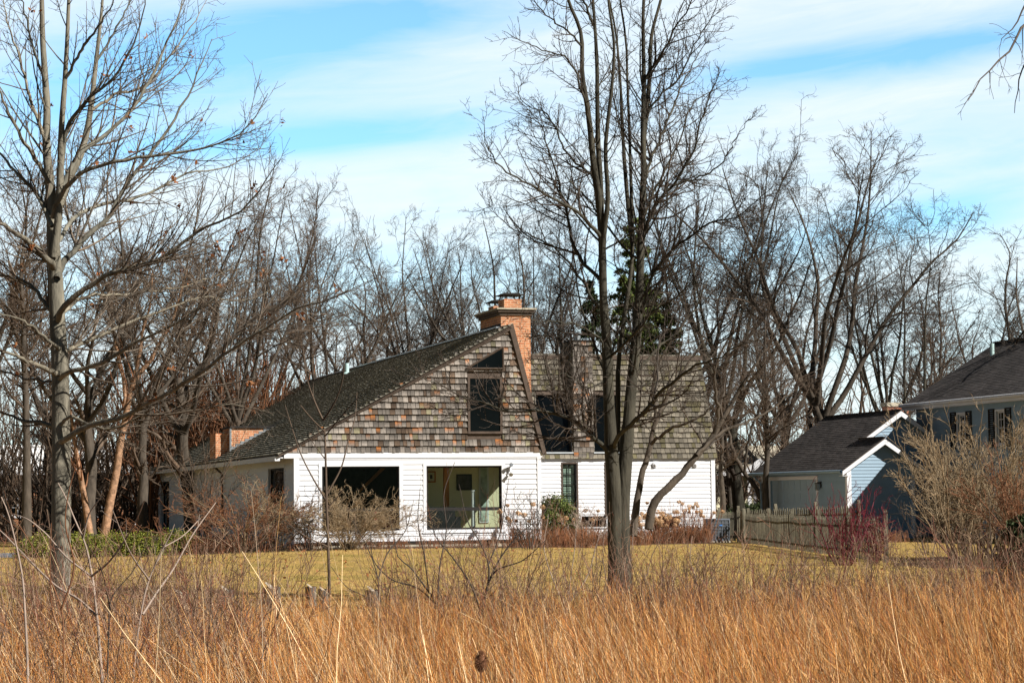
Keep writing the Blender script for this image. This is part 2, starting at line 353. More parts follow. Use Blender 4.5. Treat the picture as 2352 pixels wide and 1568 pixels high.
def grid_sheet(name, xs, ys, m, dz=0.):
    X, Y = np.meshgrid(xs, ys, indexing='ij'); Z = gz(X, Y) + dz
    v = np.stack([X, Y, Z], -1).reshape(-1, 3); nx, ny = len(xs), len(ys); i = np.arange(nx * ny).reshape(nx, ny)
    f = np.stack([i[:-1, :-1], i[1:, :-1], i[1:, 1:], i[:-1, 1:]], -1).reshape(-1, 4)
    b = MB(); b.add(v, f, smooth=True); return b.build(name, m)
xs = np.concatenate([[-1800, -400, -120], np.linspace(-60, 60, 121), [120, 400, 1800]]); ys = np.concatenate([[-60, -10], np.linspace(0, 130, 131), [180, 400, 2500]])
tag(grid_sheet('ground', xs, ys, ground_material()), 'winter lawn turning from straw yellow to green', None, None, 'structure')

def blob_sheet(name, outline, m, dz, label):
    # outline in x,y; ring-fan sheet following the ground
    o = np.asarray(outline, float); n = 60; t = np.linspace(0, len(o), n, endpoint=False); i = t.astype(int); fr = (t - i)[:, None]
    o2 = o[i] * (1 - fr) + o[(i + 1) % len(o)] * fr; rr = np.random.RandomState(len(o)); o2 = o2 + rr.normal(size=o2.shape) * .08
    c = o2.mean(0); rings = []
    for k in np.linspace(1, .02, 12): rings.append(c + (o2 - c) * k)
    XY = np.array(rings); Z = gz(XY[..., 0], XY[..., 1]) + dz; v = np.concatenate([XY, Z[..., None]], -1).reshape(-1, 3)
    idx = np.arange(12 * n).reshape(12, n); nx = np.roll(idx, -1, 1); f = np.stack([idx[:-1], nx[:-1], nx[1:], idx[1:]], -1).reshape(-1, 4)
    b = MB(); b.add(v, f, smooth=True); return tag(b.build(name, m), label, None, None, 'structure')

# ================================================================== BUILDING HELPERS
def frame(O, th=TH):
    a = np.array([math.cos(th), math.sin(th), 0]); b = np.array([-math.sin(th), math.cos(th), 0])
    return lambda s, t, z=0.: np.array(O) + a * s + b * t + np.array([0, 0, z])
def shingles(mb, rng, O, e1, e2, nr, rows, expo, wmean, thick, colf, wj=.35, holes=(), jit=1.):
    """rows: list of (y, x0, x1) in the plane spanned by e1 (across) and e2 (up the slope). One wedge per shingle."""
    X0 = []; X1 = []; Y = []
    for (y, x0, x1) in rows:
        n = max(1, int((x1 - x0) / wmean)); ws = rng.uniform(1 - wj, 1 + wj, n); ws = ws / ws.sum() * (x1 - x0); e = x0 + np.concatenate([[0], np.cumsum(ws)])
        for a, b in zip(e[:-1], e[1:]):
            segs = [(a, b)]
            for (hx0, hx1, hy0, hy1) in holes:
                if y + expo > hy0 + .02 and y < hy1 - .02:
                    nsg = []
                    for p, q in segs:
                        if q <= hx0 or p >= hx1: nsg.append((p, q))
                        else:
                            if p < hx0: nsg.append((p, hx0))
                            if q > hx1: nsg.append((hx1, q))
                    segs = nsg
            for p, q in segs:
                if q - p > .02: X0.append(p); X1.append(q); Y.append(y)
    X0 = np.array(X0) + .006; X1 = np.array(X1) - .006; Y = np.array(Y); n = len(X0)
    yb = Y - rng.uniform(0, .012, n) * jit; yt = Y + expo; tb = thick * (1 + rng.uniform(-.2, .25, n) * jit)
    O = np.array(O, float); e1 = np.array(e1, float); e2 = np.array(e2, float); nr = np.array(nr, float)
    def pt(x, y, k): return O + x[:, None] * e1 + y[:, None] * e2 + k[:, None] * nr
    z0 = np.zeros(n); V = np.stack([pt(X0, yb, z0), pt(X1, yb, z0), pt(X0, yb, tb), pt(X1, yb, tb), pt(X0, yt, z0 + .003), pt(X1, yt, z0 + .003)], 1)
    base = np.array([[2, 3, 5, 4], [0, 1, 3, 2]]); f4 = (np.arange(n)[:, None, None] * 6 + base[None]).reshape(-1, 4)
    f3 = (np.arange(n)[:, None, None] * 6 + np.array([[0, 2, 4], [1, 5, 3]])[None]).reshape(-1, 3)
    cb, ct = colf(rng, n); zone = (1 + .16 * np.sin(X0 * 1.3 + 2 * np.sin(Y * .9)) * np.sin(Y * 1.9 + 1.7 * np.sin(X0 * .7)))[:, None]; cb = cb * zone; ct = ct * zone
    col = np.stack([cb * .45, cb * .45, cb, cb, ct, ct], 1).reshape(-1, 3)  # butts and heads darkened in colour to paint the shadow lines between rows
    mb.add(V.reshape(-1, 3), f4, col); mb.v.append(np.zeros((0, 3))); mb.c.append(np.zeros((0, 3)))
    mb.f.append(f3 + mb.n - n * 6); mb.sm.append(np.full(len(f3), False))
def siding(mb, x0, x1, z0, z1, fm, openings=(), expo=.15, col=(1, 1, 1), rng=None, top=None):
    """lapped boards on plane y=0 facing -y, mapped by fm; openings (x0,x1,z0,z1); top(x)->z gives a gable line"""
    z = z0
    while z < z1 - .005:
        zt = min(z + expo, z1); a, b = x0, x1
        if top is not None:
            a, b = top(z, a, b)
            if b - a < .05: break
        segs = [(a, b)]
        for (o0, o1, q0, q1) in openings:
            if zt > q0 + .01 and z < q1 - .01:
                ns = []
                for p, q in segs:
                    if q <= o0 or p >= o1: ns.append((p, q)); continue
                    if p < o0: ns.append((p, o0))
                    if q > o1: ns.append((o1, q))
                segs = ns
        for p, q in segs:
            v = np.array([[p, -.002, z], [q, -.002, z], [q, -.028, z], [p, -.028, z], [q, -.006, zt], [p, -.006, zt]], float)
            cc = np.array(col) * (1 if rng is None else rng.uniform(.95, 1.03))
            mb.add(fm(v), [[0, 1, 2, 3], [3, 2, 4, 5]], cc)
        z += expo
def wall_panels(mb, x0, x1, z0, z1, th, fm, openings=(), col=(1, 1, 1)):
    xs = sorted({x0, x1, *[min(max(o[0], x0), x1) for o in openings], *[min(max(o[1], x0), x1) for o in openings]})
    for a, b in zip(xs[:-1], xs[1:]):
        m_ = (a + b) / 2; cuts = sorted([(o[2], o[3]) for o in openings if o[0] < m_ < o[1]]); z = z0
        for c0, c1 in cuts:
            if c0 > z: mb.box(a, b, 0, th, z, c0, col, fm)
            z = max(z, c1)
        if z < z1: mb.box(a, b, 0, th, z, z1, col, fm)
def bars(mb, x0, x1, z0, z1, w_, y0, y1, fm, col=(1, 1, 1)):
    mb.box(x0, x1, y0, y1, z1 - w_, z1, col, fm); mb.box(x0, x1, y0, y1, z0, z0 + w_, col, fm)
    mb.box(x0, x0 + w_, y0, y1, z0 + w_, z1 - w_, col, fm); mb.box(x1 - w_, x1, y0, y1, z0 + w_, z1 - w_, col, fm)
ident = lambda v: np.asarray(v, float)
def window(parent, x0, x1, z0, z1, fm=ident, fw=.06, cw=.10, frame_m='dark_metal', pane_m='glass', casing=True, cas_m='white', transom=None, grid=None, rec=.05):
    b = MB()
    bars(b, x0, x1, z0, z1, fw, rec, rec + .06, fm)
    if transom: b.box(x0 + fw, x1 - fw, rec + .005, rec + .055, transom, transom + .10, (1, 1, 1), fm)
    if grid:
        for i in range(1, grid[0]): x = x0 + (x1 - x0) * i / grid[0]; b.box(x - .012, x + .012, rec + .015, rec + .05, z0 + fw, z1 - fw, (1, 1, 1), fm)
        for i in range(1, grid[1]): z = z0 + (z1 - z0) * i / grid[1]; b.box(x0 + fw, x1 - fw, rec + .012, rec + .053, z - .012, z + .012, (1, 1, 1), fm)
    wnd = b.build('window', M[frame_m], parent)
    g = MB(); g.box(x0 + fw * .5, x1 - fw * .5, rec + .028, rec + .036, z0 + fw * .5, z1 - fw * .5, (1, 1, 1), fm); g.build('pane', M[pane_m], wnd)
    if casing:
        c = MB(); bars(c, x0 - cw, x1 + cw, z0 - cw, z1 + cw, cw, -.035, .02, fm)
        c.box(x0 - cw - .03, x1 + cw + .03, -.06, -.036, z0 - cw, z0 - cw + .04, (1, 1, 1), fm)
        c.build('casing', M[cas_m], wnd)
    return wnd

rng = np.random.RandomState(7)
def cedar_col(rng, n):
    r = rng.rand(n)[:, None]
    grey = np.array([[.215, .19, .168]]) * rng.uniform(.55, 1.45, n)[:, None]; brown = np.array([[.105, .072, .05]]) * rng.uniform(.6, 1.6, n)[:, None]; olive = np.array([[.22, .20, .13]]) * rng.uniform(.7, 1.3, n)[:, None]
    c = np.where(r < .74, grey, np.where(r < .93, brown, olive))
    q = rng.rand(n)[:, None]; t = np.where(q < .12, np.array([[.40, .14, .03]]) * rng.uniform(.3, 1.2, n)[:, None], c * rng.uniform(.2, .7, n)[:, None])  # most heads coloured dark as shadow of the row above, a few orange
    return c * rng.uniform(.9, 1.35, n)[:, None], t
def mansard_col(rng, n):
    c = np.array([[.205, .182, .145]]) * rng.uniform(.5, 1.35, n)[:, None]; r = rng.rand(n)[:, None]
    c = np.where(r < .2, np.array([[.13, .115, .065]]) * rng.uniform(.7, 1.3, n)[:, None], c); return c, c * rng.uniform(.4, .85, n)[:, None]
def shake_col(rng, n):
    c = np.array([[.29, .275, .23]]) * rng.uniform(.78, 1.22, n)[:, None]; return c, c * .30  # dark heads paint the shaded line between shake rows
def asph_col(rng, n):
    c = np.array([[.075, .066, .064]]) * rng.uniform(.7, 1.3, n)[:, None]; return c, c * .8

# ================================================================== MAIN HOUSE
HO = (-6.408, 64.0, 0.); hx = frame(HO)
house = empty('shingled_house', HO, TH, 'long white clapboard house with cedar shingle gable, brick chimneys and shake roof', 'house')
WB = .42; ET = 3.02   # base and top of the white wall
RS, RZ = 6.6, 6.87; ES, EZ = -.40, 3.05; PT = math.atan2(RZ - EZ, RS - ES); SR = 7.60   # ridge, eave, pitch, right corner
w1 = (.80, 3.14, .74, 2.64); w2 = (3.97, 6.31, .74, 2.64)
uw = (5.26, 6.34, 3.60, 5.33)
# white clapboard front wall
b = MB(); siding(b, .0, 7.52, WB, ET - .13, ident, [w1, w2], .1515, rng=rng); b.build('clapboard_siding', M['white'], house)
b = MB(); wall_panels(b, 0, 7.52, WB - .05, ET, .14, ident, [w1, w2])
# left wall (faces -x in the house frame), openings for its windows
fmL = lambda v: np.stack([v[:, 1], 31.2 - v[:, 0], v[:, 2]], 1)     # x along wall from the back to the front, y into the house
lw = [(31.2 - 4.31, 31.2 - 1.6, .95, 2.64), (31.2 - 30.0, 31.2 - 27.6, .3, 2.5)]
wall_panels(b, 0, 31.06, .1, ET, .14, fmL, lw)
fmR = lambda v: np.stack([7.52 - v[:, 1], v[:, 0], v[:, 2]], 1)
wall_panels(b, .14, 9.6, .1, ET, .14, fmR, [(.6, 2.4, 1.0, 2.6)]); b.box(0, 7.52, 31.2, 31.34, .1, ET)
b.build('wall', M['white'], house)
b = MB(); siding(b, 0, 31.15, .3, ET - .02, fmL, lw, .1515, rng=rng); b.build('side_siding', M['white'], house)
window(house, *lw[0], fm=fmL); 
wd = window(house, *lw[1], fm=fmL, pane_m='dark_glass')
# trims: frieze, corner boards, base board
b = MB(); b.box(-.33, 7.60, -.045, .002, ET - .135, ET + .03); b.build('frieze_board', M['white'], house)
b = MB(); b.box(-.022, .11, -.040, .0, WB - .02, ET - .137); b.box(-.040, -.022, -.040, .12, WB - .02, ET - .14); b.build('corner_board', M['white'], house)
b = MB(); b.box(7.43, 7.555, -.040, .001, WB - .02, ET - .137); b.box(7.52, 7.56, .001, .12, WB - .02, ET); b.build('corner_board', M['white'], house)
b = MB(); b.box(-.02, 7.55, -.03, .0, WB - .06, WB - .001); b.build('base_flashing', M['dark_metal'], house)
b = MB(); b.box(.02, 7.5, .02, .3, -.2, WB - .06); b.box(.02, .3, .3, 31.1, -.2, .1); b.box(7.2, 7.49, .3, 9.5, -.2, .1); b.build('foundation', M['concrete'], house)
# gable with real shingles
def gable_rows(z0, z1, expo, s_at_l, s_at_r):
    rows = []; z = z0
    while z < z1: rows.append((z, s_at_l(z + expo * .35), s_at_r(z + expo * .35))); z += expo
    return rows
sl_ = lambda z: ES + (z - EZ) / (RZ - EZ) * (RS - ES); sr_ = lambda z: 7.60 - (z - 3.05) / (RZ - 3.05) * (7.60 - RS)
rows = [r for r in gable_rows(3.06, RZ - .05, .187, sl_, sr_) if r[2] - r[1] > .1]
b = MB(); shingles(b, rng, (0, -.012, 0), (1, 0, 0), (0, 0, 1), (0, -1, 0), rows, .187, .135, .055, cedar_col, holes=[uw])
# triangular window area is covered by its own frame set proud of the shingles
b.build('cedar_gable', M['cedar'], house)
b = MB()
def tri_panel(mb, x0, x1, y0, y1, z0, z1): mb.box(x0, x1, y0, y1, z0, z1)
b.prism([(ES + .1, 0, EZ), (uw[0], 0, EZ), (uw[0], 0, EZ + (uw[0] - ES - .1) * math.tan(PT))], (0, .12, 0))
b.prism([(uw[1], 0, EZ), (7.58, 0, EZ), (RS + .02, 0, RZ - .05), (uw[1], 0, EZ + (uw[1] - ES - .1) * math.tan(PT))], (0, .12, 0))
b.box(uw[0], uw[1], 0, .12, EZ, uw[2]); b.prism([(uw[0], 0, uw[3]), (uw[1], 0, uw[3]), (uw[1], 0, EZ + (uw[1] - ES - .1) * math.tan(PT)), (uw[0], 0, EZ + (uw[0] - ES - .1) * math.tan(PT))], (0, .12, 0))
b.build('gable_wall', M['rake_brown'], house)
wnd = window(house, *uw, fw=.07, casing=False, pane_m='dark_glass', rec=-.075, frame_m='rake_brown')
# triangular window
tb = MB(); T0 = np.array([5.22, -.095, 5.56]); T1 = np.array([6.37, -.095, 5.56]); T2 = np.array([6.37, -.095, 6.22])
for p_, q_ in ((T0, T1), (T1, T2), (T2, T0)):
    tb.tubes(np.array([p_, q_]), np.array([.032, .032]), 4)
tw = tb.build('triangular_window', M['rake_brown'], house)
tb = MB(); tb.prism([T0, T1, T2], (0, .012, 0)); tb.build('pane', M['dark_glass'], tw)
# rake boards
b = MB(); u1 = np.array([math.cos(PT), 0, math.sin(PT)]); n1 = np.array([-math.sin(PT), 0, math.cos(PT)])
A = np.array([ES - .05, -.10, EZ + .01]); Bp = np.array([RS, -.10, RZ + .02])
b.prism([A, Bp, Bp - np.array([0, 0, .16]), A - np.array([-.02, 0, .05]) + np.array([.1, 0, 0])], (0, .10, 0))
b.build('rake_board', M['rake_brown'], house); b = MB(); A2 = np.array([7.72, -.10, 2.98]); B2 = np.array([RS + .10, -.10, RZ + .06])
b.prism([B2, A2, A2 - np.array([.13, 0, 0]), B2 - np.array([.13, 0, .12])], (0, .10, 0)); b.build('rake_board', M['rake_brown'], house)
# steep right slope strip of the main block
dz = RZ - 3.02; dsx = 7.66 - RS; ln_ = math.hypot(dz, dsx); e2 = np.array([-dsx / ln_, 0, dz / ln_]); n2 = np.array([dz / ln_, 0, dsx / ln_])
b = MB(); rows = [(i * .187, -.06, 10.5) for i in range(int(ln_ / .187))]
shingles(b, rng, (7.66, 0, 3.02), (0, 1, 0), e2, n2, rows, .187, .14, .02, mansard_col); b.build('steep_slope_shingles', M['cedar'], house)
# main roof slope: a slab plus real shakes, with grey ridge cap
SLn = math.hypot(RS - ES, RZ - EZ); er = np.array([(RS - ES) / SLn, 0, (RZ - EZ) / SLn]); nr_ = np.array([-(RZ - EZ) / SLn, 0, (RS - ES) / SLn])
b = MB(); A = np.array([ES - .12, -.10, EZ - .065]); Bq = np.array([RS, -.10, RZ]); b.prism([A, Bq, Bq - nr_ * .1 + [0, 0, -.0], A - nr_ * .07], (0, 31.6, 0)); rs_ = b.build('roof', M['rake_brown'], house)
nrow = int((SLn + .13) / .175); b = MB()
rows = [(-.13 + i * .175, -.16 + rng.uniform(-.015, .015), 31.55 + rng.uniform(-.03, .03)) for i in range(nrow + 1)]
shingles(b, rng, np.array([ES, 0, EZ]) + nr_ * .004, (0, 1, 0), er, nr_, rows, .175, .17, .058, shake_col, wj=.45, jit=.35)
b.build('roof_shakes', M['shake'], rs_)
b = MB(); b.box(RS - .16, RS + .06, .9, 31.5, RZ + .0, RZ + .045); b.build('ridge_cap', M['steel'], rs_)
b = MB(); b.box(ES - .20, ES - .05, -.02, 31.5, EZ - .24, EZ - .10); b.build('fascia', M['white'], house)
b = MB(); b.box(ES - .04, -.02, -.02, 31.4, EZ - .16, EZ - .13); b.build('soffit', M['white'], house)
# small roof vent pipe
vs = sl_(6.62) - .1; b = MB(); th_ = np.array([[vs, 20.8, 6.55], [vs, 20.8, 7.02]]); b.tubes(th_, np.array([.09, .09]), 12); b.tubes(np.array([[vs, 20.8, 7.02], [vs, 20.8, 7.021]]), np.array([.09, .001]), 12)
b.tubes(np.array([[vs, 20.8, 6.60], [vs, 20.8, 6.68]]), np.array([.17, .10]), 12); b.build('vent_pipe', M['copper_vent'], house)
# big brick chimney
cx0, cx1, cy0, cy1 = 6.63, 7.58, 1.0, 3.35
b = MB(); b.box(cx0, cx1, cy0, cy1, 2.9, 7.28); ch = b.build('chimney', M['brick'], house)
b = MB(); b.box(cx0 - .05, cx1 + .05, cy0 - .05, cy1 + .05, 7.28, 7.37); b.box(cx0 - .11, cx1 + .11, cy0 - .11, cy1 + .11, 7.37, 7.45); b.build('chimney_corbel', M['rake_brown'], ch)  # brick corbel coloured dark to stand for the shade on its underside
b = MB(); b.prism([(cx0 - .16, cy0 - .16, 7.45), (cx1 + .16, cy0 - .16, 7.45), (cx1 + .16, cy1 + .16, 7.45), (cx0 - .16, cy1 + .16, 7.45)], (0, 0, .05)); b.build('chimney_crown', M['concrete'], ch)
b = MB(); b.box(cx0 + .14, cx0 + .70, cy0 + .1, cy0 + .75, 7.50, 7.79); b.box(cx0 + .14, cx0 + .6, cy0 + 1.3, cy0 + 1.9, 7.50, 7.68); b.build('flue', M['brick'], ch)
b = MB()
for (fx0, fx1, fy0, fy1, z) in ((cx0 + .14, cx0 + .70, cy0 + .1, cy0 + .75, 7.79), (cx0 + .14, cx0 + .6, cy0 + 1.3, cy0 + 1.9, 7.68)):
    for px_ in (fx0 + .03, fx1 - .05):
        for py_ in (fy0 + .03, fy1 - .05): b.box(px_, px_ + .02, py_, py_ + .02, z, z + .13)
    b.box(fx0 - .08, fx1 + .08, fy0 - .08, fy1 + .08, z + .13, z + .155); b.box(fx0 + .03, fx1 - .03, fy0 + .03, fy1 - .03, z + .155, z + .20)
b.build('chimney_cap', M['dark_metal'], ch)
b = MB(); b.box(cx0 - .014, cx0 - .001, cy0 - .012, cy1 + .012, 6.60, 7.02); b.build('chimney_flashing', M['dark_metal'], ch)
# low brick chimney breast rising out of the shake roof, with stepped flashing
b = MB(); b.box(.22, 1.86, 13.0, 14.6, 3.0, 4.21); b.box(-.30, .19, 13.25, 14.6, 2.9, 4.03); bc = b.build('side_chimney', M['brick'], house)
b = MB(); b.box(.16, 1.92, 12.93, 14.7, 4.21, 4.28); b.build('chimney_crown', M['dark_metal'], bc)
b = MB()
for i in range(10):
    s0 = .2 + i * .165; z_ = EZ + (s0 - ES) / (RS - ES) * (RZ - EZ); b.box(s0, s0 + .168, 12.982, 12.999, z_ - .1, min(z_ + .19, 4.20))
b.box(.15, .215, 12.96, 13.02, 2.7, 4.2); b.build('stepped_flashing', M['steel'], bc)
b = MB(); b.tubes(np.array([[-.42, 13.0, 2.9], [-.12, 13.0, 2.6], [-.08, 13.0, .2]]), np.array([.045, .045, .045]), 8); b.build('downspout', M['rake_brown'], house)
# windows of the front, with visible room behind
for w_ in (w1, w2):
    window(house, *w_, fw=.055, cw=.10, transom=w_[2] + .56)
# room shell
b = MB(); b.box(3.5, 7.36, .16, 4.2, .40, .46); b.build('room_floor', M['floor_wood'], house)
b = MB(); b.box(3.5, 3.6, .16, 4.2, .46, 2.86); b.box(3.6, 7.3, 2.7, 2.8, .46, 2.86); wall_panels(b, .16, 4.2, .46, 2.86, .07, lambda v: np.stack([7.37 - v[:, 1], v[:, 0], v[:, 2]], 1), [(.55, 2.45, .95, 2.65)]); b.box(3.5, 7.38, .16, 4.2, 2.86, 2.92); b.build('room_wall', M['cream'], house)
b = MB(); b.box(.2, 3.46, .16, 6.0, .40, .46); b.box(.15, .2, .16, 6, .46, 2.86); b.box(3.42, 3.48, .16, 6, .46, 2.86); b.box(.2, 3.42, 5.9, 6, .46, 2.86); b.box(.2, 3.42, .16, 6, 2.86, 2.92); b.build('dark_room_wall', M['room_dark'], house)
b = MB(); b.box(4.92, 5.07, 1.5, 1.65, .46, 2.86); b.build('post', M['wood_orange'], house)
b = MB(); b.prism([(2.1, 2.0, 1.7), (3.2, 2.0, 2.75), (3.35, 2.0, 2.75), (2.2, 2.0, 1.7)], (0, .12, 0)); b.build('beam', M['wood_orange'], house)
b = MB(); b.box(6.35, 6.66, 2.66, 2.70, .9, 2.66)
iw = b.build('inner_window', M['white'], house); b = MB(); b.box(6.40, 6.61, 2.64, 2.659, .95, 2.61)
for i in range(11): b.box(6.40, 6.61, 2.632, 2.64, .98 + i * .15, 1.0 + i * .15)
b.build('pane', M['mint'], iw)
def wpt(s, t, z): return tuple(hx(s, t, z))
def picture(s0, s1, z0, z1, t, label, matte):
    o = empty('picture', wpt((s0 + s1) / 2, t, z0), TH, label, 'picture', 'framed pictures on the cream wall')
    hw = (s1 - s0) / 2; b = MB(); bars(b, -hw, hw, 0, z1 - z0, .04, -.03, 0, ident); b.build('picture_frame', M['dark_metal'] if matte else M['wood_orange'], o)
    b = MB(); b.box(-hw + .03, hw - .03, -.012, -.004, .03, z1 - z0 - .03); cv = b.build('canvas', M['art'] if matte else M['paper'], o)
    if not matte: b = MB(); b.box(-hw * .3, hw * .3, -.018, -.013, (z1 - z0) * .32, (z1 - z0) * .68); b.build('print', M['art'], o)
    return o
picture(4.66, 4.95, 2.17, 2.52, 2.69, 'small pale framed print on the cream wall inside the right window', False)
picture(5.62, 6.12, 1.92, 2.42, 2.69, 'larger dark framed painting on the cream wall inside the right window', True)
o = empty('sofa', wpt(4.75, 1.3, .46), TH, 'dark sofa with its back showing behind the right window', 'sofa')
b = MB(); b.box(-.75, .35, -.4, -.22, .1, .95); b.box(-.75, .35, -.22, .4, .1, .45); b.build('seat', M['black_fabric'], o); b = MB(); b.box(-.92, -.76, -.4, .4, .1, .65); b.build('armrest', M['black_fabric'], o)
b = MB(); b.box(.36, .52, -.4, .4, .1, .65); b.build('armrest', M['black_fabric'], o)
b = MB()
for q in (-.85, .4):
    for r_ in (-.35, .33): b = MB(); b.box(q, q + .06, r_, r_ + .06, 0, .1); b.build('leg', M['wood_orange'], o)
o = empty('pedestal', wpt(5.62, .75, .46), TH, 'slim white column pedestal standing behind the right window', 'pedestal')
b = MB(); b.tubes(np.array([[0, 0, .05], [0, 0, 1.42]]), np.array([.07, .06]), 16); b.tubes(np.array([[0, 0, 1.42], [0, 0, 1.45]]), np.array([.09, .09]), 16); b.build('shaft', M['white'], o)
b = MB(); b.box(-.12, .12, -.12, .12, 0, .05); b.build('base', M['white'], o)
o = empty('armchair', wpt(2.85, .9, .46), TH, 'red upholstered armchair behind the left window', 'armchair')
b = MB(); b.box(-.35, .35, -.2, .35, .12, .45); b.build('seat', M['red_fabric'], o)
b = MB(); b.prism([(-.36, -.34, .12), (.36, -.34, .12), (.34, -.34, .80), (.2, -.34, .9), (-.2, -.34, .9), (-.34, -.34, .80)], (0, .14, 0)); b.build('backrest', M['red_fabric'], o)
b = MB()
for q in (-.3, .26):
    for r_ in (-.3, .26): b = MB(); b.box(q, q + .04, r_, r_ + .04, 0, .12); b.build('leg', M['wood_orange'], o)
window(house, .6, 2.4, 1.0, 2.6, fm=fmR)
# flood light at the corner
b = MB(); b.tubes(np.array([[6.56, -.02, 2.55], [6.56, -.06, 2.55]]), np.array([.065, .065]), 12); b.tubes(np.array([[6.56, -.06, 2.55], [6.56, -.061, 2.55]]), np.array([.065, .001]), 12); b.box(6.545, 6.575, -.12, -.06, 2.45, 2.63)
fl = b.build('floodlight', M['white'], house)
for (dx_, dz_, zz) in ((-.03, .02, 2.64), (-.04, -.06, 2.42)):
    b = MB(); c0 = np.array([6.58, -.10, zz]); d_ = np.array([dx_, -.14, dz_]); b.tubes(np.array([c0, c0 + d_ * .5, c0 + d_]), np.array([.03, .05, .062]), 12); b.tubes(np.array([c0 + d_, c0 + d_ * 1.02]), np.array([.055, .001]), 12)
    b.build('lamp_head', M['steel'], fl)

# ---- right wing with mansard
T = 9.6; S0, S1 = 7.60, 17.02; WZ = .14; WT = 3.07
ww = (11.32, 11.84, 1.05, 2.84); ww2 = (12.92, 13.50, 1.05, 2.84)
bw = [(12.0, 12.92, .62, 1.0), (14.9, 15.65, .55, .95)]
fW = lambda v: v + np.array([0, T, 0])
b = MB(); siding(b, S0, S1 - .02, WZ, WT - .12, fW, [ww, ww2] + bw, .133, rng=rng); b.build('wing_siding', M['white'], house)
b = MB(); wall_panels(b, S0, S1, -.1, WT, .14, fW, [ww, ww2] + bw); b.box(S1 - .14, S1, T + .14, T + 8, -.1, WT); b.box(S0, S1, T + 8, T + 8.14, -.1, WT); b.build('wing_wall', M['white'], house)
b = MB(); b.box(S0, S1 + .04, T - .05, T, WT - .11, WT + .02); b.build('wing_frieze_board', M['white'], house)
b = MB(); b.box(S1 - .13, S1 + .02, T - .045, T, -.05, WT - .112); b.box(S1, S1 + .02, T + .001, T + .12, -.05, WT); b.build('wing_corner_board', M['white'], house)
window(house, *ww, fm=fW, fw=.045, cw=.05, pane_m='glass', cas_m='rake_brown', grid=(2, 5)); window(house, *ww2, fm=fW, fw=.045, cw=.05, pane_m='dark_glass', cas_m='rake_brown')
b = MB()
for i in range(22): b.box(11.38, 11.80, T + .14, T + .16, 1.1 + i * .08, 1.155 + i * .08)
b.build('blind', M['mint'], house)
for q in bw: window(house, *q, fm=fW, fw=.04, cw=.04, pane_m='dark_glass')
# mansard
MZ0, MZ1 = 3.02, 6.60; MT0, MT1 = T - .08, T + .36; ml = math.hypot(MZ1 - MZ0, MT1 - MT0)
em = np.array([0, (MT1 - MT0) / ml, (MZ1 - MZ0) / ml]); nm_ = np.array([0, -(MZ1 - MZ0) / ml, (MT1 - MT0) / ml])
rt = lambda y: 17.12 - (y / ml) * .42
zz = lambda z: (z - MZ0) / (MZ1 - MZ0) * ml
mw = [(10.42, 11.66, zz(3.24), zz(5.27)), (12.50, 13.48, zz(3.24), zz(5.27))]
rows = [(i * .187, 7.2, rt(i * .187 + .09)) for i in range(int(ml / .187) + 1)]
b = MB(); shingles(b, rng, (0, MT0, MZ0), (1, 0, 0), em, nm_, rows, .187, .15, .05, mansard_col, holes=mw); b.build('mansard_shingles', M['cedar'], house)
fM = lambda v: np.array([0, MT0, MZ0]) + v[:, 0:1] * np.array([1., 0, 0]) + v[:, 2:3] * em - v[:, 1:2] * nm_
b = MB(); wall_panels(b, 7.4, 16.6, 0, ml, .10, lambda v: fM(v + np.array([0, .01, 0])), mw, (.5, .4, .3))
b.prism([(16.6, MT0 + .01, MZ0), (17.10, MT0 + .01, MZ0), (16.68, MT1 + .01, MZ1), (16.6, MT1 + .01, MZ1)], (0, .1, 0))
b.build('mansard_backing', M['rake_brown'], house)
e2r = np.array([-.42, 0, MZ1 - MZ0]) / math.hypot(.42, MZ1 - MZ0); n2r = np.array([MZ1 - MZ0, 0, .42]) / math.hypot(.42, MZ1 - MZ0)
b = MB(); rows = [(i * .187, .1 + i * .187 * (.44 / ml), 8.2) for i in range(int(ml / .187) + 1)]; shingles(b, rng, (17.12, MT0, MZ0), (0, 1, 0), e2r, n2r, rows, .187, .15, .02, mansard_col); b.build('mansard_side_shingles', M['cedar'], house)
b = MB(); b.box(7.0, 16.76, MT1 - .03, MT1 + 7.0, MZ1, MZ1 + .08); b.box(7.0, 16.77, MT1 - .06, MT1 - .031, MZ1 - .07, MZ1 + .06); b.build('flat_roof', M['rake_brown'], house)
for q in mw:
    window(house, *q, fm=fM, fw=.05, casing=False, pane_m='dark_glass', rec=.10)
b = MB()
for q in mw:
    b.box(q[0] - .04, q[1] + .04, -.06, .10, q[2] - .05, q[2], (1, 1, 1), fM); b.box(q[0] - .03, q[0], -.0, .10, q[2], q[3], (.3, .3, .3), fM); b.box(q[1], q[1] + .03, 0, .10, q[2], q[3], (.3, .3, .3), fM)
b.build('sill', M['steel'], house)
